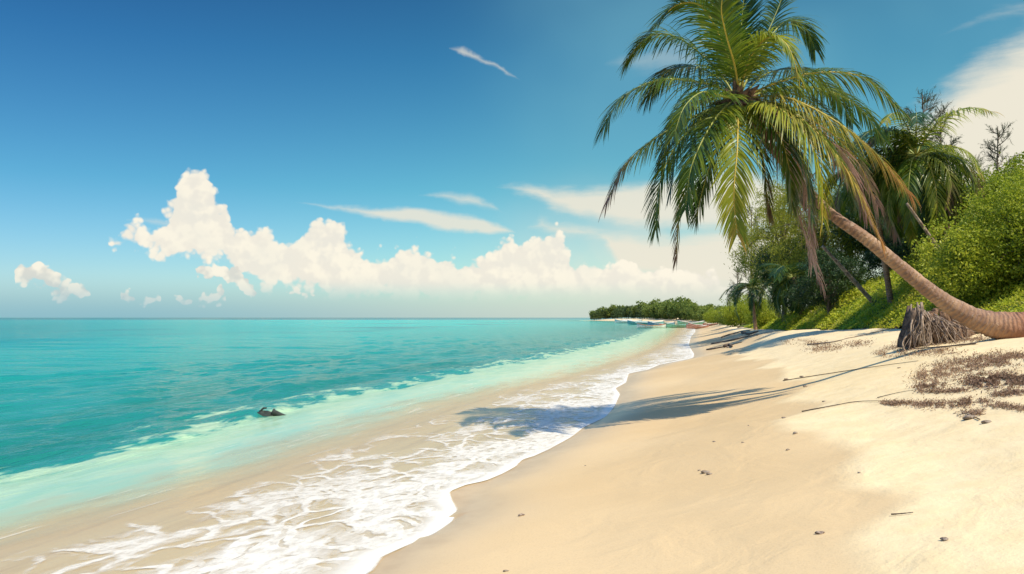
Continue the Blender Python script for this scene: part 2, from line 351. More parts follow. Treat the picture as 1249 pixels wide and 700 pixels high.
def spline(pts, n):
    pts = [np.asarray(p, float) for p in pts]; out = []
    q = [2*pts[0]-pts[1]]+pts+[2*pts[-1]-pts[-2]]; seg = len(pts)-1
    for i in range(n):
        u = i/(n-1)*seg; k = min(int(u), seg-1); f = u-k
        a, b, c, d = q[k:k+4]
        out.append(.5*((2*b)+(c-a)*f+(2*a-5*b+4*c-d)*f*f+(-a+3*b-3*c+d)*f**3))
    return out
def leaves(pos, size, aspect=.45, up=0.3, hang=0., tdir=None, rngl=rng):
    """rhombic leaf for each position -> verts, faces"""
    N = len(pos); d = rngl.normal(size=(N, 3)); d[:, 2] -= hang
    if tdir is not None: d = d*.6+tdir
    d /= np.linalg.norm(d, axis=1)[:, None]
    nrm = rngl.normal(size=(N, 3)); nrm[:, 2] += up*3; sd = np.cross(d, nrm); sd /= (np.linalg.norm(sd, axis=1)[:, None]+1e-9)
    nn = np.cross(sd, d)
    s = (size*rngl.uniform(.65, 1.3, N))[:, None]
    V = np.stack([pos-d*s*.5, pos+sd*s*aspect*.5+nn*s*.06, pos+d*s*.5-nn*s*.08, pos-sd*s*aspect*.5+nn*s*.06], 1).reshape(-1, 3)
    return V, np.arange(4*N).reshape(N, 4)

# ------------------------------------------------------------------ ground and sea
def rows():
    a = list(np.arange(-12, 4, .8)); y = 4.0
    while y < 640: a.append(y); y *= 1.0105
    while y < 8000: a.append(y); y *= 1.03
    return np.array(a)
YR = rows()
# land sheet
offl = np.concatenate([-np.geomspace(4000, 20, 22), np.arange(-16, -4, .8), np.arange(-4, 12.4, .13), np.arange(12.6, 34, .5), np.geomspace(36, 5000, 26)])
yy, oo = np.meshgrid(YR, offl, indexing='ij')
scl = np.where(np.abs(oo) < 34, np.clip(yy/60, 1, 3), np.clip(yy/60, 1, 3))
xx = cv(Dsm, np.minimum(yy, 640))+oo*scl
zz = gz(xx, yy); zz = np.where(zz > 0.14, zz, zz)
nr, nc = xx.shape; idx = np.arange(nr*nc).reshape(nr, nc)
FQ = np.stack([idx[:-1, :-1], idx[:-1, 1:], idx[1:, 1:], idx[1:, :-1]], -1).reshape(-1, 4)
me = arrmesh('beach', np.stack([xx, yy, zz], -1).reshape(-1, 3), FQ, 'sand', True, {'q': qf(xx, yy).ravel()})
tag(link(bpy.data.objects.new('beach', me)), kind='structure')
# sea sheet
offw = np.concatenate([-np.geomspace(9000, 26, 60), -np.arange(25, 12, -.25), -np.arange(12, -.6, -.055)])
yy, oo = np.meshgrid(YR, offw, indexing='ij')
sc = np.clip(yy/60, 1, 2.2)
xx = D_(yy)+oo*sc
gq = gz(xx, yy); q = qf(xx, yy)
zw = np.where(q < 1.9, np.maximum(0, gq+.010), 0.0)
al_ = yy*.965+xx*.26; cr_ = xx*.965-yy*.26
amp = np.clip((q-2.4)/.6, 0, 1)*np.clip((160-yy)/80, 0, 1)
wav = (np.sin(cr_*1.25+2.2*fbm(al_*.11, cr_*.2, 5))*.35+np.sin(cr_*2.9+3*fbm(al_*.25, cr_*.4, 8))*.2)*.13+fbm(al_*.5, cr_*1.4, 21, 4)*.11
rid2 = np.exp(-((q-3.42-.10*fbm(al_*.25, cr_*0, 41, 2))/.09)**2)*.14*np.clip(.3+1.4*fbm(al_*.13, cr_*0+3, 43, 2), 0, 1)*np.clip((160-yy)/60, 0, 1)
rid = rid2+np.exp(-((q-3.06-.05*fbm(al_*.35, cr_*0, 31, 2))/.075)**2)*.17*(.6+fbm(al_*.22, cr_*0+3, 33, 2))*np.clip((140-yy)/60, 0, 1)
zw = zw+amp*wav+rid
FQ_n = xx.shape; idx = np.arange(xx.size).reshape(xx.shape)
FQ = np.stack([idx[:-1, :-1], idx[:-1, 1:], idx[1:, 1:], idx[1:, :-1]], -1).reshape(-1, 4)
me = arrmesh('sea', np.stack([xx, yy, zw], -1).reshape(-1, 3), FQ, 'water', True, {'q': q.ravel()})
tag(link(bpy.data.objects.new('sea', me)), kind='structure')

# ------------------------------------------------------------------ palms
def make_frond(pts, L0, mat, ratt, droop=.5, npair=70, parent=None, origin=(0, 0, 0), maxleaf=.75, width=.034, jitter=.12, rr=.02, seed=0):
    """rachis curve through pts; leaflets both sides; returns (frond object with rachis child)"""
    R = random.Random(seed); C = spline(pts, 40); C = np.array(C)
    mb = MB(); SD = []; prev = None
    for k in range(40):
        tg = C[min(k+1, 39)]-C[max(k-1, 0)]; tg /= np.linalg.norm(tg)
        s0 = np.cross(tg, np.array([0, 0, 1.])); w0 = np.linalg.norm(s0)
        if prev is None: s0 = s0/w0 if w0 > .05 else np.array([1., 0, 0])
        else:
            pr = prev-tg*np.dot(prev, tg); pr /= np.linalg.norm(pr); s0 = pr if w0 < .05 else pr*.85+s0/w0*.15*w0*(1 if np.dot(s0, pr) > 0 else 0)
        s0 /= np.linalg.norm(s0); prev = s0; SD.append(s0)
    for i in range(npair):
        u = .10+.90*(i+R.uniform(-.2, .2))/(npair-1); u = min(max(u, 0), .999); k = u*39; k0 = min(int(k), 38); p = C[k0]+(C[k0+1]-C[k0])*(k-k0)
        tg = C[min(k0+2, 39)]-C[max(k0-1, 0)]; tg /= np.linalg.norm(tg)
        sd = SD[k0]; nm = np.cross(sd, tg)
        ll = maxleaf*1.3*min(1, .45+u*2.2)*(1-max(0, u-.45)**1.5*1.25)
        for s_ in (-1, 1):
            if R.random() < .05: continue
            l = ll*R.uniform(.8, 1.12); fwd = .55+.9*u
            d = sd*s_*1.0+tg*fwd+nm*(.25+R.uniform(-jitter, jitter))+np.array([R.uniform(-jitter, jitter) for _ in range(3)])
            d /= np.linalg.norm(d); g = np.array([0, 0, -1.]); a = p.copy(); w = width*R.uniform(.8, 1.15); dr = droop*R.uniform(.7, 1.35)
            V = []; T = []
            fl = np.cross(d, nm+np.array([R.uniform(-.4, .4) for _ in range(3)])); fl /= (np.linalg.norm(fl)+1e-9)
            for j in range(5):
                ww = w*[.55, 1, .9, .6, .08][j]
                V += [a+fl*ww*.5, a-fl*ww*.5]; T += [u+.0*j]*2
                d2 = d+g*dr*(.25+.45*j); d2 /= np.linalg.norm(d2); a = a+d2*l*.25
                fl = fl-d2*np.dot(fl, d2); fl /= (np.linalg.norm(fl)+1e-9)
            mb.add(V, [(2*j, 2*j+1, 2*j+3, 2*j+2) for j in range(4)], T)
    fr = mb.build('frond', mat, parent, origin, smooth=True)
    rb = MB(); rb.tube(C[::2], [rr*(1.15-i/len(C[::2])*.95) for i in range(len(C[::2]))], 6)
    ro = rb.build('rachis', ratt, fr, origin)
    return fr
def trunk_mesh(pts, rads, name, mat, parent, origin, n=20, seg=120, toff=0.):
    C = spline(pts, seg); C = np.array(C); s = np.concatenate([[0], np.cumsum(np.linalg.norm(np.diff(C, axis=0), axis=1))])
    u = np.linspace(0, 1, seg); r = np.interp(u*(len(rads)-1), range(len(rads)), rads)
    r = .80*r*(1+.010*np.sin(s*2*math.pi*8+1.8*np.sin(s*5))+.02*np.sin(s*3.1))
    mb = MB(); mb.tube(C, list(r), n, T=list(s+toff), jit=.06); return mb.build(name, mat, parent, origin)

# the leaning palm
YB, YC = 16.0, 15.6
base = P(1236, 402, YB); base[2] = float(gz(base[0], base[1]))
palm = empty('coconut_palm', base, 'tall coconut palm leaning far left over the beach from the right edge, curved bare trunk', 'palm tree')
ctr = P(900, 122, YC)
tp_ = [P(1290, 402, YB+.1), P(1262, 400, YB), P(1222, 398, YB), P(1185, 387, YB), P(1145, 363, YB-.05), P(1100, 327, YB-.1), P(1055, 290, YB-.15), P(1008, 256, YB+.05), P(962, 205, YB+.4), P(925, 158, YC+.55), P(903, 128, YC+.15)]
trunk_mesh(tp_, [.38, .39, .36, .265, .19, .165, .145, .125, .11, .10, .11], 'trunk', 'bark', palm, base, 24, 200)
# px traced fronds: (points [(px,py,ydelta)...], material, rachis, droop, leaf length)
FR = [
 ([(897,120,0),(866,103,.0),(807,97,-.3),(760,118,-.5),(738,152,-.6)], 'frond_green','rachis_green',.8,.80),
 ([(892,124,0),(855,138,-.2),(805,165,-.5),(765,198,-.6),(741,245,-.7)], 'frond_tipdry','rachis_green',.9,.66),
 ([(893,126,0),(860,142,-.3),(823,180,-.6),(803,230,-.7),(800,280,-.7)], 'frond_green','rachis_green',.6,.60),
 ([(895,128,0),(868,150,.3),(845,200,.5),(829,260,.6),(825,316,.6)], 'frond_tipdry','rachis_green',.6,.50),
 ([(897,128,0),(885,155,.5),(868,195,.8),(856,235,.9),(849,267,.9)], 'frond_dark','rachis_green',.6,.55),
 ([(898,124,0),(900,140,-.5),(899,185,-1.0),(895,235,-1.15),(899,285,-1.1)], 'frond_yellow','rachis_yellow',.6,.62),
 ([(897,118,0),(870,80,.3),(825,45,.6),(790,45,.8),(765,73,.9)], 'frond_green','rachis_green',.65,.72),
 ([(899,116,0),(884,60,-.2),(858,10,-.4),(828,5,-.5),(801,28,-.6)], 'frond_green','rachis_yellow',.5,.72),
 ([(902,112,0),(903,60,.1),(906,10,.15),(914,-40,.2)], 'frond_dark','rachis_green',.12,.50),
 ([(899,114,0),(888,60,.4),(868,5,.7),(840,-30,.9)], 'frond_green','rachis_green',.3,.6),
 ([(902,114,0),(915,70,-.3),(938,45,-.6),(960,55,-.9),(974,92,-1.)], 'frond_yellow','rachis_yellow',.75,.52),
 ([(903,114,0),(928,62,.4),(958,26,.8),(982,34,.9),(994,60,1.)], 'frond_green','rachis_green',.75,.62),
 ([(908,118,0),(950,100,-.2),(1000,88,-.4),(1055,95,-.6),(1098,135,-.7)], 'frond_green','rachis_yellow',.8,.72),
 ([(908,120,0),(955,118,-.6),(1015,145,-1.1),(1065,185,-1.3),(1110,236,-1.4)], 'frond_gold','rachis_yellow',.85,.66),
 ([(906,122,0),(950,130,-.8),(1000,165,-1.4),(1040,220,-1.6),(1073,290,-1.6)], 'frond_gold','rachis_yellow',.85,.66),
 ([(905,122,0),(945,130,-.9),(980,160,-1.4),(1000,205,-1.6),(1004,268,-1.6)], 'frond_yellow','rachis_yellow',.75,.62),
 ([(906,130,0),(932,155,-.3),(955,205,-.4),(975,265,-.4),(1001,345,-.4)], 'frond_dead','rachis_dry',.95,.60),
 ([(908,130,0),(940,150,.2),(968,190,.3),(985,240,.3),(990,320,.3)], 'frond_dead','rachis_dry',.95,.55),
 ([(908,126,0),(960,140,.4),(1010,175,.6),(1040,215,.6),(1056,262,.6)], 'frond_dead','rachis_dry',.95,.60),
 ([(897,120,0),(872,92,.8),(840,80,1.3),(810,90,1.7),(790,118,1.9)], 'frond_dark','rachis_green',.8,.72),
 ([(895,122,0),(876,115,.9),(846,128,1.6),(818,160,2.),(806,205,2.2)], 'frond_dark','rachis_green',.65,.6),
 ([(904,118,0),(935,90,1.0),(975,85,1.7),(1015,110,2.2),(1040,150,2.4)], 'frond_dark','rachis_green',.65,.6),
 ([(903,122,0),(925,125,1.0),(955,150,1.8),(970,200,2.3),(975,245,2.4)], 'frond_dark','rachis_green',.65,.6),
 ([(902,116,0),(896,80,-.6),(885,40,-1.2),(880,5,-1.7),(892,-40,-1.9)], 'frond_green','rachis_yellow',.3,.5),
 ([(903,116,0),(920,75,.6),(945,20,1.),(962,-25,1.2)], 'frond_green','rachis_green',.35,.5),
 ([(896,122,0),(880,135,-.7),(860,165,-1.2),(843,205,-1.5),(836,255,-1.5)], 'frond_green','rachis_green',.65,.6),
 ([(903,126,0),(915,150,-.2),(930,190,-.3),(935,235,-.3),(938,262,-.3)], 'frond_tipdry','rachis_yellow',.8,.5),
 ([(908,122,0),(955,132,.5),(1005,155,.7),(1045,195,.7),(1070,250,.7)], 'frond_tipdry','rachis_yellow',.85,.62),
 ([(906,124,0),(940,140,-.2),(968,175,-.3),(985,215,-.3),(990,262,-.3)], 'frond_green','rachis_green',.8,.6),
 ([(908,120,0),(950,108,.6),(1000,108,1.0),(1045,128,1.2),(1078,170,1.2)], 'frond_green','rachis_green',.8,.62),
 ([(905,124,0),(925,135,-.5),(950,165,-.9),(962,205,-1.),(966,252,-1.)], 'frond_green','rachis_yellow',.8,.62),
 ([(906,122,0),(940,128,-.7),(985,150,-1.1),(1022,190,-1.3),(1040,240,-1.3)], 'frond_green','rachis_yellow',.8,.64),
 ([(905,118,0),(945,110,.9),(990,125,1.6),(1020,160,2.),(1035,205,2.1)], 'frond_dark','rachis_green',.8,.6),
 ([(899,120,0),(878,128,.2),(850,150,.2),(825,190,.1),(818,235,.1)], 'frond_dark','rachis_green',.7,.55),
 ([(900,120,0),(884,118,-1.),(858,112,-1.7),(835,130,-2.1),(822,165,-2.3)], 'frond_green','rachis_green',.6,.5),
]
for i, (pp, mt, rt, dr, ml) in enumerate(FR):
    pts = [P(a, b_, YC+dy) for a, b_, dy in pp]
    o = make_frond(pts, 3, mt, rt, dr, 104, palm, base, ml, .029, .14 if mt != 'frond_dead' else .25, .022, i)
    if mt == 'frond_dead': o['label'] = 'dead purple brown frond hanging below the crown'
    elif mt == 'frond_gold': o['label'] = 'yellowing frond with golden leaflets'
# fibre sheaths, young nuts and stems at the crown's heart
mb = MB()
for k in range(46):
    a = random.uniform(0, 2*math.pi); e = random.uniform(-.9, .9); d = np.array([math.cos(a)*math.cos(e), math.sin(a)*math.cos(e), math.sin(e)])
    p0 = ctr+np.array([0, 0, -.12])+d*.05; p1 = p0+d*random.uniform(.2, .5)+np.array([0, 0, .1]); mb.tube([p0, (p0+p1)/2+[0, 0, .05], p1], [.09, .06, .015], 7, jit=.15)
mb.build('leaf_sheath', 'fibre', palm, base)
simple('nut_green', (.16, .17, .05), .4, scale=8, col2=(.25, .17, .06))
def lump(c, r, seed, nz=.15, sx=1, sy=1, sz=1, nu=14, nv=9):
    mb = MB(); R = random.Random(seed); ph = [R.uniform(0, 6) for _ in range(6)]; V = []; Fc = []
    for i in range(nv+1):
        th = math.pi*i/nv
        for k in range(nu):
            f = 2*math.pi*k/nu; rr = r*(1+nz*(math.sin(2*f+ph[0]+th)+.6*math.sin(3*f+ph[1]-2*th)+.5*math.sin(5*f+ph[2])*math.sin(3*th+ph[3])))
            V.append((c[0]+rr*sx*math.sin(th)*math.cos(f), c[1]+rr*sy*math.sin(th)*math.sin(f), c[2]+rr*sz*math.cos(th)))
    for i in range(nv):
        for k in range(nu): Fc.append((i*nu+k, (i+1)*nu+k, (i+1)*nu+(k+1) % nu, i*nu+(k+1) % nu))
    mb.add(V, Fc); return mb
for k, (px, py, dy) in enumerate([(884,136,-.2),(893,142,-.25),(903,144,-.2),(912,138,-.15),(888,148,-.1),(898,151,-.12)]):
    lump(P(px, py, YC+dy), .085, k, .03, 1, 1, 1.2).build('coconut', 'nut_green', palm, base)

# background palms
def bg_palm(name, cpx, cpy, Y, gpt, rad, n, L, mats, label, seed, group=None, droop=.6, lean=0, trunkr=.14, lmax=.6, npair=46, coverz=None):
    R = random.Random(seed); c = P(cpx, cpy, Y); b = np.array(gpt, float); b[2] = float(gz(b[0], b[1]))-.05
    root = empty(name, b, label, 'palm tree', group)
    mid = (b+c)/2+np.array([lean, 0, 0])
    trunk_mesh([b, mid, c], [trunkr*1.3, trunkr, trunkr*.8], 'trunk', 'bark', root, b, 12, 60, 3.)
    for i in range(n):
        a = 2*math.pi*(i+R.uniform(-.3, .3))/n*2.618; e = R.uniform(-.65, .95)
        l = L*R.uniform(.8, 1.15); h = np.array([math.cos(a), math.sin(a), 0]); pts = []; ang = e; p = c.copy(); pts.append(p.copy())
        for j in range(4):
            p = p+(h*math.cos(ang)+np.array([0, 0, math.sin(ang)]))*l/4; ang -= R.uniform(.35, .62); pts.append(p.copy())
        mt = mats[R.randrange(len(mats))]
        make_frond(pts, L, mt, 'rachis_yellow' if 'gold' in mt or 'yellow' in mt else 'rachis_green', droop, npair, root, b, lmax, .045, .12, .022, seed*100+i)
    return root
bg_palm('coconut_palm', 1118, 190, 31, (17.5, 32, 0), .2, 46, 3.5, ['frond_green','frond_green','frond_yellow','frond_tipdry','frond_dark'], 'coconut palm behind the leaning one, full green crown above the bushes', 3, droop=.8, npair=56, lmax=.72, lean=.5)
bg_palm('coconut_palm', 1062, 208, 34, (16.6, 35, 0), .2, 20, 2.9, ['frond_green','frond_dark','frond_tipdry'], 'shaded palm half hidden behind the hanging fronds of the leaning palm', 5, droop=.7)
bg_palm('coconut_palm', 1160, 250, 33, (19.3, 34, 0), .2, 26, 2.9, ['frond_green','frond_yellow','frond_dark'], 'short palm with arching fronds at the edge of the green bank', 6, droop=.6)
bg_palm('young_palm', 917, 352, 68, (20.6, 68, 0), .2, 26, 2.9, ['frond_dark','frond_green'], 'small dark green palm at the left end of the thicket', 8, droop=.35, trunkr=.16, lmax=.5)
bg_palm('young_palm', 968, 338, 50, (18.6, 51, 0), .2, 24, 3.0, ['frond_dark','frond_dark','frond_green'], 'broad dark palm growing low in front of the feathery trees', 9, droop=.4, trunkr=.18, lmax=.7)
# dead leaning stems in the thicket
for k, (a, b_, Y, r, lb) in enumerate([((1106,248),(1160,326),29,.075,'thin bare stem leaning right of the crowded palms'), ((1003,300),(1050,352),36,.11,'pale bare stem slanting out of the dark thicket')]):
    p0 = P(*b_, Y+.4); p1 = P(*a, Y); p0[2] = min(p0[2], float(gz(p0[0], p0[1]))+2.0)
    p00 = p0+(p0-p1)*.35
    mb = MB(); mb.tube(spline([p00, (p0+p1)/2+[.05, 0, -.05], p1], 20), list(np.linspace(r, r*.6, 20)), 8, T=list(np.linspace(0, 4, 20)), jit=.08)
    tag(mb.build('bare_stem', 'pale_root', None, p00), lb, 'dead stem')

# ------------------------------------------------------------------ shrubs and trees
def crown_points(blobs, nclump, nleaf, spread, R, shell=.55):
    """clumps of leaves through the volume of several ellipsoids (c, r)"""
    out = []; w = np.array([b[1][0]*b[1][1]*b[1][2] for b in blobs])**.67; w /= w.sum()
    ids = R.choice(len(blobs), nclump, p=w)
    d = R.normal(size=(nclump, 3)); d /= np.linalg.norm(d, axis=1)[:, None]
    rr = shell+(1.05-shell)*R.random(nclump)**.6
    cc = np.array([blobs[i][0] for i in ids])+d*rr[:, None]*np.array([blobs[i][1] for i in ids])
    pts = cc[:, None, :]+R.normal(size=(nclump, nleaf, 3))*spread*R.uniform(.5, 1.3, (nclump, 1, 1))*np.array([1, 1, .7])
    return pts.reshape(-1, 3), cc
def make_tree_meshes(seed, height, blobs, nclump, nleaf, spread, leaf, aspect, lmat, hang=0., trunk_r=.15, core=True, limbs=6, upn=.3, bare=None):
    R = np.random.default_rng(seed); random.seed(seed)
    pts, cc = crown_points(blobs, nclump, nleaf, spread, R)
    pts = pts[pts[:, 2] > .05]
    V, Fc = leaves(pts, leaf, aspect, upn, hang, rngl=R)
    crown = arrmesh('crown', V, Fc, lmat)
    mb = MB(); top = np.array([0, 0, height*.75]); mb.tube(spline([(0, 0, -.3), (.05*height*.3, 0, height*.35), top], 12), list(np.linspace(trunk_r, trunk_r*.35, 12)), 8, jit=.1)
    sel = R.choice(len(cc), min(limbs, len(cc)), replace=False)
    for i in sel:
        s = np.array([0, 0, height*R.uniform(.15, .6)]); e = cc[i]; m_ = (s+e)/2+np.array([0, 0, .08*height])
        mb.tube(spline([s, m_, e], 8), list(np.linspace(trunk_r*.35, trunk_r*.06, 8)), 5)
    return crown, mb
def place_tree(kind, crown, tm, loc, label, cat, group=None, rz=0, sc=1.0, nm_trunk='trunk'):
    root = empty(kind, loc, label, cat, group, rz); root.scale = (sc, sc, sc)
    c = bpy.data.objects.new('crown', crown); link(c, root); tt = bpy.data.objects.new(nm_trunk, tm); link(tt, root); return root
def tm_of(mb, mat):
    o = mb.build('trunk', mat); me = o.data; bpy.data.objects.remove(o); return me

def rb(n, R0, zc, rz, seed, r=.5):
    R = np.random.default_rng(seed); return [((R.normal()*R0*.45, R.normal()*R0*.45, zc+R.uniform(-.4, .4)*rz), (R0*r*R.uniform(.7, 1.2), R0*r*R.uniform(.7, 1.2), rz*r*R.uniform(.8, 1.3))) for _ in range(n)]
# shrubs on the bank
SH = []; SHB = []
for k in range(3):
    c_, mb = make_tree_meshes(140+k, 2.2, rb(7, 1.5, 1.15, 1.3, 150+k, .62), 1500, 34, .11, .058, .55, 'shrub_leaf', trunk_r=.05, limbs=40); SHB.append((c_, tm_of(mb, 'tree_bark')))
for k in range(3):
    c_, mb = make_tree_meshes(40+k, 2.2, rb(6, 1.5, 1.15, 1.3, 50+k, .62), 420, 34, .17, .105, .5, 'shrub_leaf', trunk_r=.07, limbs=26); SH.append((c_, tm_of(mb, 'tree_bark')))
shr = [(1205,372,25,1.15),(1250,362,24,1.3),(1180,345,30,1.25),(1232,335,29,1.4),(1275,330,28,1.5),(1160,328,35,1.2),(1205,315,34,1.5),(1250,300,33,1.7),(1300,300,32,1.8),
       (1225,285,39,1.7),(1270,270,38,2.0),(1190,310,41,1.4),(1130,345,40,1.1),(1095,350,44,1.1),(1060,355,49,1.1),(1030,362,53,1.1),(1245,262,44,1.9),(1310,270,40,2.2),(1150,330,45,1.4),(1215,290,48,1.7)]
for k, (px, py, Y, s) in enumerate(shr):
    p = P(px, py, Y); p[2] = float(gz(p[0], p[1]))-.1
    tp_y = np.interp(px, [1020, 1060, 1100, 1150, 1190, 1249, 1320], [342, 336, 328, 310, 268, 216, 180])+(18 if Y < 29 else 0)+random.Random(k).uniform(-5, 8)
    hgt_ = P(px, tp_y, Y)[2]-p[2]; s = max(hgt_/2.25, .42); s = min(s, 2.2)
    c_, t_ = (SHB if s > 1.15 else SH)[k % 3]
    place_tree('shrub', c_, t_, p, 'leafy green shrub in the thicket on the bank behind the leaning palm', 'shrub', 'shrubs crowding the bank behind the beach', rz=k*1.7, sc=s, nm_trunk='stem')
# tall yellow-green feathery trees in the middle (the mass left of the trunk)
def placed(px, Y): x = (px-624.5)/F*Y; return np.array([x, Y, float(gz(x, Y))-.1])
def tall(seed, h, w, lmat, n=420, nl=44, leaf=.16, aspect=.25, hang=.5):
    bl = [((math.cos(a)*w*.35, math.sin(a)*w*.35, h*(.35+.12*i)), (w*.42, w*.42, h*.17)) for i, a in enumerate([0, 2.2, 4.1, 5.5, 1.2])]
    c_, mb = make_tree_meshes(seed, h, bl, n, nl, .26, leaf, aspect, lmat, hang, .17, limbs=30); return c_, tm_of(mb, 'tree_bark')
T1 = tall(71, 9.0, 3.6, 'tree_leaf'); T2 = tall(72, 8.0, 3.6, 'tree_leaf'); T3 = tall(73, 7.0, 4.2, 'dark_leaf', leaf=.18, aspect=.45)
for k, (px, Y, T, s, lb) in enumerate([
    (955,62,T1,1.38,'tall yellow green feathery tree, leftmost of the big trees'), (995,55,T2,1.2,'yellow green tree behind the dead hanging fronds'),
    (1038,54,T2,1.15,'olive green tree between the leaning palm and the shaded palm'), (950,84,T2,1.4,'pale green feathery tree behind the small dark palm'),
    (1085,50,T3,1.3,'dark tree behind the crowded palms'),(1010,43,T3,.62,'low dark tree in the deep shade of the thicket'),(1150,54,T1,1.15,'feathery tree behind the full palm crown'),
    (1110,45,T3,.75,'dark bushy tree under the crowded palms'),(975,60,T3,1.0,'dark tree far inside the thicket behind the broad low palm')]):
    place_tree('tree', T[0], T[1], placed(px, Y), lb, 'tree', rz=k*1.3, sc=s)
# wispy casuarinas: limbs, twigs and thin needles
def wispy(seed, h, w, nb=26, nn=60, leaf=.3, flip=1):
    R = np.random.default_rng(seed); mb = MB(); pts = []; td = []
    mb.tube(spline([(0, 0, -.3), (.1, 0, h*.5), (0, 0, h)], 14), list(np.linspace(.11, .015, 14)), 6)
    for i in range(nb):
        z0 = h*(.35+.62*i/nb); a = R.uniform(0, 6.28); l = w*(1.1-.8*i/nb)*R.uniform(.6, 1.1)
        d = np.array([math.cos(a), math.sin(a), .9]); d /= np.linalg.norm(d)
        s = np.array([0, 0, z0]); e = s+d*l; m_ = (s+e)/2+np.array([0, 0, -.06*l]); C = spline([s, m_, e], 8)
        mb.tube(C, list(np.linspace(.03, .006, 8)), 4)
        for j in range(nn//6):
            u = R.uniform(.3, 1); p = C[min(int(u*7), 7)]; dd = d+R.normal(size=3)*.45; dd /= np.linalg.norm(dd); e2 = p+dd*R.uniform(.25, .6)
            mb.tube([p, (p+e2)/2+[0, 0, .02], e2], [.008, .006, .003], 3, cap=False)
            for k in range(9): pts.append(p+(e2-p)*R.uniform(.2, 1.1)); td.append(dd*.8+np.array([0, 0, .1]))
    V, Fc = leaves(np.array(pts), leaf, .06, .1, 0, np.array(td), R)
    return arrmesh('crown', V, Fc, 'needle_leaf'), tm_of(mb, 'tree_bark')
W1 = wispy(81, 8.5, 2.0, 34, 60, .26); W2 = wispy(82, 7.5, 1.6, 28, 60, .24)
for (px, Y, Wd, ttop, lb) in [(1222,44,W1,152,'thin airy tree standing alone above the shrubs near the right edge'), (1130,42,W2,112,'wispy tree rising behind the full palm crown'),
        (1152,44,W1,130,'wispy tree with sparse twigs right of the full palm crown'), (1190,46,W2,190,'small wispy tree top between the palm and the lone airy tree'),(918,95,W2,250,'grey wispy tree at the left edge of the big trees'),(900,135,W1,325,'low wispy tree with drooping twigs left of the big trees')]:
    p = placed(px, Y); top = P(px, ttop, Y)[2]; s = (top-p[2])/(8.6 if Wd is W1 else 7.6)
    place_tree('casuarina', Wd[0], Wd[1], p, lb, 'tree', rz=px*.1, sc=s)
# ground cover: creeping bush over the bank, one mass
def cover_h(x, y):
    e = x-cv(Vs, y); k = np.clip(e/1.6+.22*fbm(x*.8, y*.8, 55), 0, 1)**.7
    far = np.interp(y, [0, 20, 30, 50, 70, 90], [.4, .6, 1.15, 1.2, .9, .6])
    return k*far*(.85+.55*fbm(x*.9, y*.9, 61, 3))
Ya = rng.uniform(0, 1, 260000); ys_ = 12*(95/12)**Ya
xs_ = cv(Vs, ys_)+rng.uniform(-.35, 1, len(ys_))**1.0*rng.uniform(.4, 1, len(ys_))*11+fbm(ys_*.5, ys_*0, 91, 3)*.5
hh = cover_h(xs_, ys_); keep = (hh > .05) & (xs_/ys_ < .80); xs_, ys_, hh = xs_[keep], ys_[keep], hh[keep]
zz_ = gz(xs_, ys_)+hh*rng.uniform(.72, 1.15, len(hh))
V, Fc = leaves(np.stack([xs_, ys_, zz_], 1), .10*np.clip(ys_/30, .8, 1.6)[:], .6, .8)
tag(link(bpy.data.objects.new('ground_cover', arrmesh('ground_cover', V, Fc, 'cover_leaf'))), 'bright yellow green creeping bushes covering the bank behind the sand', 'ground cover', kind='stuff')
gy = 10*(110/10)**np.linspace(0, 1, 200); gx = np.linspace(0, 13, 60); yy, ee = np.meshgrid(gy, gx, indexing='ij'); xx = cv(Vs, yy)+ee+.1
zz = gz(xx, yy)+cover_h(xx, yy)*.84-.05; idx = np.arange(xx.size).reshape(xx.shape)  # backing sheet closes gaps between leaves; its dark green stands in for shade
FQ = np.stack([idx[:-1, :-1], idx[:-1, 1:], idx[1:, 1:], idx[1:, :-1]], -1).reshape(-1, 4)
tag(link(bpy.data.objects.new('undergrowth', arrmesh('undergrowth', np.stack([xx, yy, zz], -1).reshape(-1, 3), FQ, 'undergrowth', True))), 'dark green backing sheet standing in for stems and shade under the creeping bushes', 'undergrowth', kind='stuff')

# far shoreline trees
FT = []
for k in range(5):
    dk = k < 2
    h = 9.0; bl = [((random.uniform(-1, 1), random.uniform(-1, 1), h*(.3+.13*i)), ((2.3-.28*i)*random.uniform(.8, 1.1), (2.3-.28*i), 1.3)) for i in range(5)] if dk else rb(6, 3.6, 4.0, 4.2, 90+k, .55)
    c_, mb = make_tree_meshes(90+k, h if dk else 6.5, bl, 120, 16, .5, .75, .5, 'far_leaf_dark' if dk else 'far_leaf', trunk_r=.2, limbs=8); FT.append((c_, tm_of(mb, 'tree_bark')))
def vx(y): return float(cv(Vs, y))
R = random.Random(4); n = 0
for row in range(2):
  for i in range(62):
    f = (i+R.uniform(-.3, .3))/61; px = 722+f*170
    # distance of the vegetation line seen at this column of the bay
    Yd = float(np.interp(px, [720, 745, 780, 815, 840, 862, 880, 893], [640, 640, 560, 480, 400, 290, 190, 130]))
    Yd += row*14; x = (px-624.5)/F*Yd; hpx = float(np.interp(px, [720, 728, 745, 790, 830, 838, 850, 880, 895], [8, 13, 14, 17, 21, 22, 17, 17, 22]))*R.uniform(.75, 1.12)*(1.08 if row else 1)
    hm = hpx/F*Yd; T = FT[R.randrange(2)] if (px < 800 and R.random() < .8) or R.random() < .25 else FT[2+R.randrange(3)]
    z = max(float(gz(x, Yd)), .5)-.2
    s = hm/9.5 if T in FT[:2] else hm/7.0
    dkk = T in FT[:2]
    place_tree('shore_tree', T[0], T[1], (x, Yd, z), 'dark conifer like tree in the far treeline along the bay' if dkk else 'green rounded tree in the far treeline along the bay', 'tree', 'trees lining the far side of the bay', rz=R.uniform(0, 6), sc=max(s, .3))
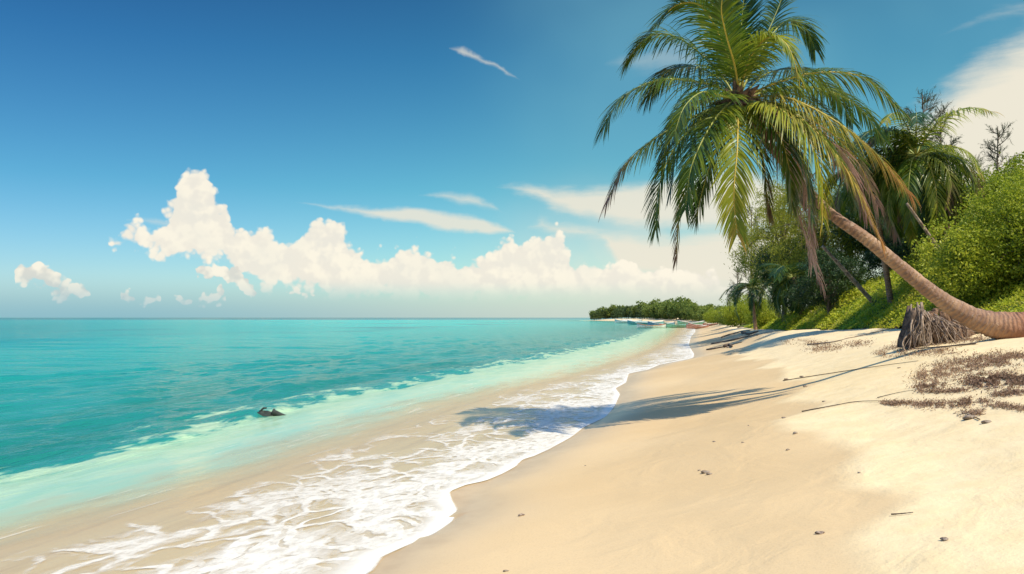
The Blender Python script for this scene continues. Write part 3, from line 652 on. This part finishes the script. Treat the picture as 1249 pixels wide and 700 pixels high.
for k, (px, Y, s, lb) in enumerate([(889,150,.55,'bright round bush at the far end of the beach'), (878,200,.55,'bright bush standing on the sand left of the small dark palm'), (903,108,.5,'low green bush beside the small dark palm'), (936,72,.42,'green bush at the foot of the small dark palm'),(900,150,.5,'green tree behind the bright round bush'),(914,112,.6,'green tree behind the small dark palm')]):
    p = placed(px, Y); T = SH[k % 3]; place_tree('shrub', T[0], T[1], p, lb, 'shrub', rz=k, sc=s*3)

# ------------------------------------------------------------------ stump with roots
sb = P(1148, 402, 17.6); sb[2] = float(gz(sb[0], sb[1]))
stump = empty('tree_stump', sb, 'dead split tree stump with a tangle of bare pale roots behind the leaning trunk', 'stump')
def shard(pts, r, h, name, seed, par):
    R = random.Random(seed); mb = MB(); n = 18; V = []; Fc = []; lv = 7
    for j in range(lv):
        u = j/(lv-1)
        for k in range(n):
            a = 2*math.pi*k/n; rr = r*(1.35-.5*u)*(1+.18*math.sin(3*a+seed)+.14*math.sin(7*a+seed*2)+.08*math.sin(13*a+seed)+R.uniform(-.09, .09))
            top = h*(1-.28*(math.sin(a*1.0+seed)*.5+.5)-.15*R.random()) if j == lv-1 else h*u*.85
            V.append((pts[0]+rr*math.cos(a)+.12*u*h, pts[1]+rr*math.sin(a)*.8, pts[2]-.1+top))
    for j in range(lv-1):
        for k in range(n): Fc.append((j*n+k, j*n+(k+1) % n, (j+1)*n+(k+1) % n, (j+1)*n+k))
    V.append((pts[0]+.1*h, pts[1], pts[2]+h*.5)); Fc += [((lv-1)*n+k, (lv-1)*n+(k+1) % n, len(V)-1) for k in range(n)]
    mb.add(V, Fc); return mb.build(name, 'dark_wood' , par, sb)
pz = P(1112, 402, 17.6); pz[2] = sb[2]; shard(pz, .21, .98, 'stump_wood', 2, stump)
pz2 = P(1168, 400, 18.0); pz2[2] = sb[2]; shard(pz2, .25, .98, 'stump_wood', 5, stump)
for k in range(16):      # weathered ridges on the wood
    a = random.uniform(3.4, 6.0); p0 = np.array([pz[0]+.25*math.cos(a), pz[1]+.22*math.sin(a), pz[2]-.05]); p1 = np.array([pz[0]+.13*math.cos(a)+.1, pz[1]+.12*math.sin(a), pz[2]+random.uniform(.65, .9)])
    mb = MB(); mb.tube(spline([p0, (p0+p1)/2+np.array([random.uniform(-.04, .04), -.03, 0]), p1], 8), list(np.linspace(.035, .018, 8)), 6, jit=.2); mb.build('wood_ridge', 'grey_wood', stump, sb)
random.seed(12)
for k in range(84):
    u = random.random(); top = P(1121+u*u*52+random.uniform(-3, 3), 371+u*24+random.uniform(-2, 9), 17.4+random.uniform(-.05, .3))
    bx_ = P(1108+u*88+random.uniform(-20, 20), 402, 17.1+random.uniform(-.25, .45)); bx_[2] = float(gz(bx_[0], bx_[1]))-.03
    m1 = top*.6+bx_*.4+np.array([random.uniform(-.12, .12), random.uniform(-.15, .05), random.uniform(.0, .12)]); m2 = top*.25+bx_*.75+np.array([random.uniform(-.14, .14), random.uniform(-.12, .06), random.uniform(-.02, .1)])
    r = random.choice([.006, .008, .010, .012, .024]); mb = MB(); mb.tube(spline([top, m1, m2, bx_], 12), list(np.linspace(r, r*.55, 12)), 5, jit=.15)
    mb.build('root', random.choice(['pale_root', 'pale_root', 'grey_wood']), stump, sb)
# knobbly root mass behind the roots
mb = MB()
for k in range(44):
    u = random.random(); p0 = P(1120+u*64, 376+abs(u-.35)*34, 17.8); p1 = P(1112+u*86, 402, 17.8+random.uniform(-.2, .2)); p1[2] = sb[2]-.05
    mb.tube(spline([p0, (p0+p1)/2+[random.uniform(-.1, .1), 0, 0], p1], 8), .055, 6, jit=.25)
mb.build('root_mass', 'fibre', stump, sb)

# ------------------------------------------------------------------ litter on the sand (seaweed, husks, twigs)
def scatter_patch(name, shapes, label, seed, dens=1.0, size=.05):
    R = np.random.default_rng(seed); P_ = []
    for (pl, th, n) in shapes:
        pl = np.array(pl, float); 
        for i in range(int(n*2.2*dens)):
            u = R.random()*(len(pl)-1); k = int(u); f = u-k; c = pl[k]*(1-f)+pl[k+1]*f; tt = th[k]*(1-f)+th[k+1]*f if isinstance(th, (list, tuple)) else th
            j = R.normal(size=2)*np.array([tt*1.2, tt*.5]); P_.append((c[0]+j[0], c[1]+j[1]))
    # clump with noise
    P_ = np.array(P_); nz = fbm(P_[:, 0]*.09, P_[:, 1]*.28, seed, 4)+.5*vn(P_[:, 0]*.5, P_[:, 1]*1.2, seed); P_ = P_[nz > -.16+.15*R.normal(size=len(nz))]
    P_ = P_[P_[:, 1] > 398]; W = GV(P_[:, 0], P_[:, 1]); z = W[:, 2]+R.random(len(W))**2*.028+.004; W[:, 2] = z
    m_ = R.random(len(W)) < .10; W2 = W[m_]; W2[:, 2] += .006
    V, Fc = leaves(W[~m_], size, .34, 1.2, 0, rngl=R); V2, F2 = leaves(W2, size*2.6, .07, 3., 0, rngl=R)
    V = np.concatenate([V, V2]); Fc = np.concatenate([Fc, F2+len(V)-len(V2)])
    o = bpy.data.objects.new(name, arrmesh(name, V, Fc, 'litter')); link(o); return tag(o, label, 'litter', kind='stuff')
scatter_patch('dry_litter', [([(1125,462),(1160,450),(1200,440),(1249,436)], [7, 13, 10, 8], 3200), ([(1185,468),(1215,462),(1255,468)], [8, 12, 8], 1900), ([(1120,473),(1150,470)], 6, 400)], 'brown heap of dried seaweed and husks at the right edge of the sand', 1, size=.042)
scatter_patch('dry_litter', [([(1075,492),(1110,493),(1150,494),(1190,490),(1249,500)], [2.5, 4, 6, 5, 3], 2100), ([(1120,478),(1150,478),(1180,477)], [3, 4, 2], 500), ([(1175,506),(1200,503)], [5, 3], 260), ([(1212,482),(1249,479)], 4, 380)], 'nearest brown strand line of dried seaweed on the dry sand', 2, size=.034)
scatter_patch('dry_litter', [([(955,417),(985,418),(1010,421)], 4, 420), ([(985,428),(1020,424),(1060,417)], 4, 520), ([(890,412),(915,410)], 3, 160)], 'scattered brown litter on the sand below the green bushes', 3, size=.06)
scatter_patch('dry_litter', [([(1085,425),(1120,416),(1160,414),(1200,414)], [5, 8, 6, 4], 1300), ([(1070,432),(1110,430),(1170,428)], [4, 6, 5], 900)], 'dark leaf litter around the stump and trunk base', 4, size=.045)
simple('damp_wood', (.035, .045, .04), .8, scale=10, bump=.4)
def stick(pxs, r, label, name='stick', mat='dark_wood', lift=.01, cat='stick'):
    pts = [G(a, b_)+np.array([0, 0, r*.6+lift]) for a, b_ in pxs]; C = spline(pts, max(10, 5*len(pts)))
    for c_ in C: c_[2] = max(c_[2], float(gz(c_[0], c_[1]))+r*.5)
    mb = MB(); mb.tube(C, list(np.linspace(r, r*.4, len(C))), 6, jit=.15); return tag(mb.build(name, mat, None, pts[0]), label, cat)
stick([(1087,629.5),(1100,628.5),(1114,627)], .006, 'short thin dark twig lying alone on the near dry sand', 'twig', cat='twig')
stick([(978,503),(1010,497),(1045,491),(1085,490)], .009, 'long dark rib lying left of the nearest seaweed strand', cat='stick')
stick([(955,465),(1000,458),(1060,449),(1120,441)], .010, 'longest thin stick running out of the litter toward the palm shadow', cat='stick')
stick([(1070,486),(1095,480),(1118,476)], .006, 'thin curved twig just above the nearest seaweed strand', 'twig', cat='twig')
stick([(1195,513),(1178,506),(1166,509)], .007, 'bent twig poking below the nearest seaweed strand', 'twig', cat='twig')
stick([(985,421),(1020,417),(1075,404),(1100,400)], .02, 'grey half buried branch on the sand lip left of the stump', 'branch', 'grey_wood', cat='branch')
stick([(1105,408),(1150,409),(1200,407),(1225,409)], .03, 'pale fallen branch along the foot of the stump', 'branch', 'grey_wood', cat='branch')
stick([(1190,420),(1150,424),(1100,427)], .018, 'dark branch on the sand below the stump', 'branch', cat='branch')
# driftwood on the far beach
for k, (pxs, r, lb) in enumerate([([(880,412),(895,407),(915,404)], .07, 'upper grey driftwood branch on the far beach'), ([(868,420),(890,416),(912,411),(925,409)], .06, 'long dark driftwood branch lying across the far beach'),
      ([(862,427),(880,424),(905,418)], .05, 'lowest thin driftwood branch on the far beach'), ([(905,407),(915,408),(925,405)], .10, 'thick dark driftwood log below the small palm'), ([(900,400),(912,399),(922,401)], .08, 'short driftwood log near the bright bushes'), ([(884,424),(889,422),(893,424)], .12, 'stubby black driftwood chunk on the far beach')]):
    stick(pxs, r, lb, 'driftwood', 'dark_wood', cat='driftwood')
# pebbles, shells and husk scraps
peb = [(636,629,.035,'pale shell lying alone on the damp sand near the foam'), (860,577,.045,'largest dark husk scrap on the middle of the sand'), (853,574,.018,'tiny husk bit left of the largest scrap'), (865,579,.03,'flat scrap touching the right side of the largest scrap'),
 (956,510,.03,'dark pebble just below the palm shadow'), (970,529,.035,'brown pebble on the lip of the damp sand'), (961,549,.025,'small dark pebble at the notch of the damp sand'),
 (871,539,.022,'flat dark chip left of centre on the sand'), (906,540,.018,'tiny dark chip right of the flat one'), (913,519,.014,'speck like pebble under the end of the shadow'), (714,568,.014,'lone tiny pebble near the foam edge'),
 (1048,577,.016,'tiny pebble on the pale dry sand'), (1152,659,.028,'dark husk chip at the lower right'), (1000,651,.030,'small shell in a sand furrow near the bottom'), (617,697,.02,'dark bit at the bottom edge of the picture'),
 (959,463,.05,'black stone lying in the palm shadow'), (978,460,.05,'second black stone in the palm shadow beside the long stick'), (982,472,.05,'dark stone at the lower edge of the shadow'), (1005,490,.025,'small dark stone left of the long rib'),
 (888,424,.12,'dark stone among the driftwood'), (1183,511,.07,'chunky brown husk hanging below the strand line'), (1203,516,.045,'flat brown husk lying right of the chunky one'), (1097,449,.03,'small dark chip above the strand line'),(1216,473,.03,'dark chip at the right between litter heaps')]
for k, (px, py, r, lb) in enumerate(peb):
    p = G(px, py); p[2] += r*.25; sh = 'shell' in lb
    r *= .72; tag(lump(p, r, k, .28, 1.35, .8, .5).build('shell' if sh else ('husk' if 'husk' in lb else 'pebble'), 'shell' if sh else 'stone', None, p), lb, 'shell' if sh else ('husk' if 'husk' in lb else 'pebble'))

# driftwood snag in the water
sp = PZ(322, 506, 0); sn = empty('driftwood_snag', sp, 'dark driftwood snag sticking out of the water at the wave edge', 'driftwood')
b_ = lump(sp+np.array([0, 0, -.03]), .18, 3, .18, 1.3, .7, .65); b_.build('log', 'damp_wood', sn, sp)
mb = MB(); mb.tube(spline([sp+[-.1, 0, .08], sp+[-.07, 0, .11], sp+[-.02, 0, .16], sp+[.06, 0, .17]], 12), list(np.linspace(.03, .02, 12)), 7, jit=.15); mb.build('branch', 'damp_wood', sn, sp)
mb = MB(); mb.tube(spline([sp+[.2, 0, .08], sp+[.38, .02, .0], sp+[.55, .05, -.03]], 8), list(np.linspace(.09, .02, 8)), 7, jit=.15); mb.build('branch', 'damp_wood', sn, sp)

# ------------------------------------------------------------------ boats
def boat(px, Y, L, rz, hull, inner, label, trim='paint_white', extra=None, z=None, beam=.26, hgt=.13):
    x = (px-624.5)/F*Y; zz = z if z is not None else max(float(gz(x, Y)), -.08)
    root = empty('boat', (x, Y, zz), label, 'boat', 'boats moored and beached in the bay', rz)
    n = 13; sec = []; B = L*beam/2; D = L*hgt
    def section(u, inset=0., zoff=0.):
        w = B*(math.sin(math.pi*(.08+.9*u)**.85)**.55)*(1 if u < .95 else .5)-inset; w = max(w, .02)
        sh = D*(.75+.75*(abs(u-.45)*1.7)**2.2); xk = (u-.5)*L
        return [(xk, w, sh+zoff), (xk, w*.86, sh*.5+zoff), (xk, w*.5, .06+zoff+D*.1*(abs(u-.5)*2)**3), (xk, 0, zoff+D*.18*(abs(u-.5)*2)**3), (xk, -w*.5, .06+zoff+D*.1*(abs(u-.5)*2)**3), (xk, -w*.86, sh*.5+zoff), (xk, -w, sh+zoff)]
    def loft(ins, zo, flip):
        V = []; Fc = []
        for i in range(n): V += section(i/(n-1), ins, zo)
        for i in range(n-1):
            for k in range(6):
                f = (i*7+k, (i+1)*7+k, (i+1)*7+k+1, i*7+k+1); Fc.append(f[::-1] if flip else f)
        Fc += [tuple(range(7)), tuple((n-1)*7+k for k in range(7))][::1]; return V, Fc
    mb = MB(); mb.add(*loft(0, 0, False)); mb.build('hull', hull, root, smooth=False)
    mb = MB(); V, Fc = loft(.07, .05, True); mb.add(V, Fc[:-2]); mb.build('interior', inner, root, smooth=False)
    mb = MB()
    for s_ in (0, 6): mb.tube([np.array(section(i/(n-1))[s_])+[0, 0, .02] for i in range(n)], L*.009, 5)
    mb.build('gunwale', trim, root)
    for u in (.3, .5, .7):
        mb = MB(); w = B*.9; xk = (u-.5)*L; zt = D*.62
        mb.add([(xk-.13, -w, zt), (xk+.13, -w, zt), (xk+.13, w, zt), (xk-.13, w, zt), (xk-.13, -w, zt+.04), (xk+.13, -w, zt+.04), (xk+.13, w, zt+.04), (xk-.13, w, zt+.04)],
               [(3, 2, 1, 0), (4, 5, 6, 7), (0, 1, 5, 4), (1, 2, 6, 5), (2, 3, 7, 6), (3, 0, 4, 7)]); mb.build('bench', trim, root, smooth=False)
    if extra:
        mb = MB(); c0, c1, hh_ = extra[1], extra[2], extra[3]; w = B*.8; z0, z1 = D*.6, D*.6+hh_
        x0, x1 = (c0-.5)*L, (c1-.5)*L
        mb.add([(x0, -w, z0), (x1, -w, z0), (x1, w, z0), (x0, w, z0), (x0+.15, -w*.8, z1), (x1-.25, -w*.8, z1), (x1-.25, w*.8, z1), (x0+.15, w*.8, z1)],
               [(3, 2, 1, 0), (4, 5, 6, 7), (0, 1, 5, 4), (1, 2, 6, 5), (2, 3, 7, 6), (3, 0, 4, 7)]); mb.build(extra[4], extra[0], root, smooth=False)
    mb = MB(); mb.tube([(-L*.5, 0, D*.5), (-L*.52, 0, D*1.35)], [.12, .16], 8); mb.tube([(-L*.515, 0, D*.9), (-L*.53, 0, -.1)], .05, 6); mb.build('motor', 'dark_metal', root)
    return root
boat(766, 330, 11, math.pi, 'paint_white', 'paint_white', 'white cabin boat, farthest left in the bay', extra=('paint_white', .35, .75, .9, 'cabin'), z=-.1, hgt=.11)
boat(787, 270, 12, math.pi, 'paint_turquoise', 'paint_blue', 'long turquoise boat moored behind the orange one', extra=('paint_turquoise', .3, .8, .5, 'cover'), z=-.1, hgt=.09)
boat(794, 180, 6.4, math.pi, 'paint_white', 'paint_orange', 'white boat with orange inside and yellow cover nearest the water edge', 'paint_orange', extra=('paint_yellow', .15, .45, .25, 'cover'), z=-.08)
boat(806, 230, 7.5, math.pi*.98, 'paint_blue', 'paint_turquoise', 'blue boat between the turquoise and the green ones', z=-.08)
boat(815, 190, 4.6, math.pi*1.1, 'paint_red', 'paint_red', 'small dark red boat beached beside the white one', 'paint_red', extra=('paint_red', .3, .6, .35, 'cover'), hgt=.15)
boat(826, 186, 6.5, math.pi*1.03, 'paint_green', 'paint_turquoise', 'sea green boat pulled up on the wet sand', 'paint_green', z=.0)
boat(842, 240, 8, math.pi*1.02, 'paint_green', 'paint_white', 'pale green boat lying behind the sea green one', z=.1)
boat(850, 158, 5.0, math.pi*1.12, 'paint_rust', 'paint_white', 'rust red boat on the dry sand, nearest to the camera', 'paint_rust')
boat(853, 178, 5.5, math.pi*1.08, 'paint_rust', 'paint_rust', 'brown red boat on the sand just behind the nearest one', 'paint_white')
boat(866, 172, 3.6, math.pi*1.1, 'paint_rust', 'paint_orange', 'small rusty dinghy farthest right on the sand', 'paint_rust')

# ------------------------------------------------------------------ world, sun
S_light = np.array([-3.3, 3.3, -6.9]); S_light /= np.linalg.norm(S_light); to_sun = -S_light
elev = math.asin(to_sun[2]); azi = math.atan2(to_sun[0], to_sun[1])
sun = bpy.data.lights.new('sun', 'SUN'); sun.energy = 3.9; sun.angle = math.radians(.5); sun.color = (1.0, .90, .74)
so = bpy.data.objects.new('sun', sun); link(so); so.rotation_euler = Vector(to_sun).to_track_quat('Z', 'Y').to_euler(); so.location = (20, -20, 30)
W = bpy.data.worlds.new('World'); scene.world = W; W.use_nodes = True; t = NT(W.node_tree)
STR = .125; EXPO = .5
sky = t.n('ShaderNodeTexSky', sky_type='NISHITA', sun_disc=False, sun_elevation=elev, sun_rotation=azi, air_density=1.0, dust_density=.6, ozone_density=2.0)
dirv = t.n('ShaderNodeTexCoord').outputs['Generated']; sp_ = t.n('ShaderNodeSeparateXYZ', {0: t.vm('NORMALIZE', dirv)})
A = t.m('ARCTAN2', sp_.outputs[0], sp_.outputs[1]); E = t.m('ARCSINE', sp_.outputs[2])
def ae(px, py): d = ray(px, py); d = d/np.linalg.norm(d); return math.atan2(d[0], d[1]), math.asin(d[2])
AE = t.n('ShaderNodeCombineXYZ', {0: A, 1: E, 2: 0.}).outputs[0]
def fcurve(sock, pts):
    nd = t.t.nodes.new('ShaderNodeFloatCurve'); c = nd.mapping.curves[0]
    u = t.m('DIVIDE', t.m('ADD', sock, .6), 1.2); t.t.links.new(u, nd.inputs['Value'])
    pp = sorted((min(max((a+.6)/1.2, 0), 1), min(max(e/.45, 0), 1)) for a, e in pts)
    while len(c.points) < len(pp): c.points.new(.5, .5)
    for p_, (a, e) in zip(c.points, pp): p_.location = (a, e); p_.handle_type = 'VECTOR'
    nd.mapping.update(); return t.m('MULTIPLY', nd.outputs[0], .45)
def layer(top, bot, a, e):
    tp2 = [ae(*p) for p in top]; bt2 = [ae(*p) for p in bot]
    ends = tp2[-1][0] < .56
    tp2 = [(tp2[0][0]-.012, .0)]+tp2+([(tp2[-1][0]+.012, .0)] if ends else []); bt2 = [(bt2[0][0]-.012, .45)]+bt2+([(bt2[-1][0]+.012, .45)] if ends else [])
    T_ = fcurve(a, tp2); B_ = fcurve(a, bt2)
    return t.m('MINIMUM', t.m('SUBTRACT', T_, e), t.m('SUBTRACT', e, B_)), B_
wn = t.n('ShaderNodeTexNoise', {'Vector': AE, 'Scale': 26., 'Detail': 5., 'Roughness': .55}).outputs['Color']
wsep = t.n('ShaderNodeSeparateXYZ', {0: wn})
def warped(k, ky=None): return (t.m('ADD', A, t.m('MULTIPLY', t.m('SUBTRACT', wsep.outputs[0], .5), k)), t.m('ADD', E, t.m('MULTIPLY', t.m('SUBTRACT', wsep.outputs[1], .5), ky if ky is not None else k)))
BL = []
def billow(vec):
    r = None; fine = None
    for s_, a_ in ((26., .017), (64., .0105), (150., .0052)):
        v = t.n('ShaderNodeTexVoronoi', {'Vector': vec, 'Scale': s_, 'Smoothness': .25}, feature='SMOOTH_F1', voronoi_dimensions='2D').outputs[0]
        v = t.m('MULTIPLY', t.m('SUBTRACT', .42, v), a_*1.6); r = v if r is None else t.m('ADD', r, v)
        if s_ > 30: fine = v if fine is None else t.m('ADD', fine, v)
    BL.append(fine); return r
a1, e1 = warped(.010); vec1 = t.n('ShaderNodeCombineXYZ', {0: a1, 1: e1, 2: 0.}).outputs[0]
bl1 = billow(vec1); bl2 = billow(t.vm('ADD', vec1, (.007, .010, 0)))
main, mb_ = layer([(130,298),(150,288),(172,277),(190,272),(205,258),(216,240),(224,218),(233,205),(243,213),(252,222),(262,238),(276,252),(284,278),(300,283),(330,286),(352,296),(362,302),(372,282),(385,275),(410,277),(421,283),(434,298),(446,310),(462,312),(474,312),(482,304),(500,301),(516,300),(534,315),(560,320),(598,318),(608,306),(624,298),(640,306),(650,300),(656,288),(668,292),(682,286),(690,300),(705,322),(740,326),(765,322),(800,330),(840,328),(850,326),(872,340),(905,350),(1000,360)],
    [(130,300),(150,303),(200,306),(232,308),(262,311),(288,330),(330,346),(372,358),(440,358),(520,364),(620,366),(905,368),(1000,368)], a1, e1)
F1 = t.m('ADD', t.m('ADD', main, .003), bl1); al1 = t.mr(F1, -.0025, .0065)
# separate puffs at low left
def puff(top, bot):
    f, _ = layer(top, bot, a1, e1); return t.m('ADD', f, BL[0])
pf = [puff([(16,340),(22,323),(45,318),(62,328),(78,340),(92,346),(100,344),(108,352),(112,362)], [(16,338),(20,345),(40,348),(58,358),(80,368),(108,366),(112,362)]),
      puff([(143,362),(148,350),(156,358),(166,362),(182,359),(196,362),(200,366)], [(143,362),(160,368),(180,368),(200,366)]),
      puff([(206,358),(212,354),(224,362),(236,368)], [(206,360),(216,366),(228,371),(236,369)]),
      puff([(238,332),(252,317),(280,320),(290,330),(302,336),(315,352),(318,362)], [(238,334),(262,340),(282,346),(300,360),(318,363)]),
      puff([(238,368),(250,358),(262,362),(268,345),(276,356),(280,362)], [(238,368),(256,370),(276,368),(280,362)]),
      puff([(333,352),(342,347),(352,355),(362,352),(370,358),(392,360)], [(333,354),(350,361),(370,361),(392,362)])]
P2 = pf[0]
for x_ in pf[1:]: P2 = t.m('MAXIMUM', P2, x_)
al2 = t.mr(P2, .0, .005)
# soft sheets
an, en_ = warped(.03, .012)
ns = t.n('ShaderNodeTexNoise', {'Vector': t.vm('MULTIPLY', AE, (1., 4.5, 1.)), 'Scale': 14., 'Detail': 7., 'Roughness': .62, 'Distortion': .3}).outputs[0]
def sheet(top, bot, soft, hi, k=.02):
    f, _ = layer(top, bot, an, en_); f = t.m('ADD', f, t.m('MULTIPLY', t.m('SUBTRACT', ns, .5), k)); return t.mr(f, 0., soft, 0., hi)
sh = [sheet([(355,246),(380,246),(440,248),(500,250),(560,256),(590,262),(622,276),(632,284)], [(355,246),(400,256),(440,264),(500,276),(540,284),(600,288),(632,285)], .010, .82, .010),
      sheet([(508,238),(540,231),(575,232),(600,243),(620,260)], [(508,238),(540,246),(580,254),(600,260),(620,262)], .014, .68, .012),
      sheet([(600,228),(640,219),(700,224),(780,216),(905,200),(960,220)], [(600,230),(650,247),(700,270),(760,282),(905,285),(960,285)], .02, .88, .022),
      sheet([(640,275),(660,262),(720,272),(800,285),(905,270),(1000,260)], [(640,278),(690,292),(735,300),(760,340),(905,362),(1000,362)], .022, .92, .02),
      sheet([(545,58),(565,57),(590,68),(620,84),(640,97)], [(545,60),(560,68),(590,80),(620,92),(640,98)], .007, .6, .007),
      sheet([(735,78),(760,60),(800,45),(850,40)], [(735,80),(760,90),(820,100),(850,100)], .03, .22, .03),
      sheet([(1060,170),(1110,125),(1150,90),(1190,58),(1249,20),(1400,-20)], [(1060,230),(1130,290),(1249,340),(1400,350)], .055, 1., .045),
      sheet([(1140,42),(1200,12),(1249,-5),(1400,-20)], [(1140,44),(1200,32),(1249,25),(1400,20)], .025, .4, .03),
      sheet([(150,268),(190,262),(230,268)], [(150,270),(190,276),(230,282)], .008, .35, .008),
      sheet([(180,300),(240,306),(300,312),(340,318)], [(180,301),(240,318),(300,326),(340,330)], .014, .3, .012)]
# faint veil across the centre and right top
veil = t.m('MULTIPLY', t.m('MULTIPLY', t.mr(A, -.12, .15), t.mr(E, .02, .12)), t.mr(t.noise(AE, 3.2, 3, .5), .3, .7, .15, .5))
SHA = sh[0]
for x_ in sh[1:]: SHA = t.m('SUBTRACT', 1., t.m('MULTIPLY', t.m('SUBTRACT', 1., SHA), t.m('SUBTRACT', 1., x_)))
# colours (divided by STR at the end)
def K(c): return tuple(v/STR/2**EXPO for v in lin(c))
# deepen nishita's blue low down; overhead, unseen brighter blue added as shadow fill
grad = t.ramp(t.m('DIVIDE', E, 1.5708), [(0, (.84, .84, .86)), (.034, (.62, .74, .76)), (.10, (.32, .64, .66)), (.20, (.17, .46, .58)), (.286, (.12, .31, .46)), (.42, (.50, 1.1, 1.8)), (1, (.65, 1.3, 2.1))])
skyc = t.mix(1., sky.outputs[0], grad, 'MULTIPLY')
rt_ = t.mr(A, -.65, .45)
skyc = t.mix(1., skyc, t.mix(rt_, (.66, .80, .92), (.98, 1.16, .98)), 'MULTIPLY')
cream = K((255, 247, 228)); grey = K((232, 230, 220)); warm = K((250, 240, 222))
hz = t.mr(E, .012, .05)
shade = t.mr(t.m('SUBTRACT', bl1, bl2), -.008, .010)
inner = t.mr(F1, .006, .045)
c1 = t.mix(t.m('MULTIPLY', shade, 1.), t.mix(t.noise(AE, 18., 3, .5), grey, warm), cream)
c1 = t.mix(t.mr(t.noise(AE, 12., 3, .5), .42, .7, 0, .6), c1, K((240, 236, 222)))
skyc = t.mix(veil, skyc, K((122, 186, 202))); skyc = t.mix(t.m('MULTIPLY', t.m('MULTIPLY', t.mr(A, -.12, .22), t.mr(E, .20, .03)), t.mr(t.noise(AE, 7., 4, .55), .3, .6, .35, .85)), skyc, K((236, 230, 214))); skyc = t.mix(SHA, skyc, K((238, 232, 214)))
skyc = t.mix(t.m('MULTIPLY', al1, t.mr(E, .015, .045, .0, .97)), skyc, c1)
skyc = t.mix(t.m('MULTIPLY', al2, .93), skyc, t.mix(shade, K((222, 220, 210)), cream))
hzc = t.mix(t.mr(A, -.5, .15), K((128, 186, 204)), K((200, 214, 206)))
skyc = t.mix(t.m('MULTIPLY', t.m('SUBTRACT', 1., t.mr(E, .0, .055)), .75), skyc, hzc)
skyc = t.mix(t.mr(E, -.02, -.001), K((90, 140, 140)), skyc)
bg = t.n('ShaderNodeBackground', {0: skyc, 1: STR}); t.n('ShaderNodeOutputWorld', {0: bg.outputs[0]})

scene.view_settings.view_transform = 'Standard'; scene.view_settings.look = 'None'
scene.view_settings.exposure = EXPO; scene.view_settings.gamma = 1
scene.render.engine = 'CYCLES'; scene.cycles.max_bounces = 8; scene.cycles.transparent_max_bounces = 12
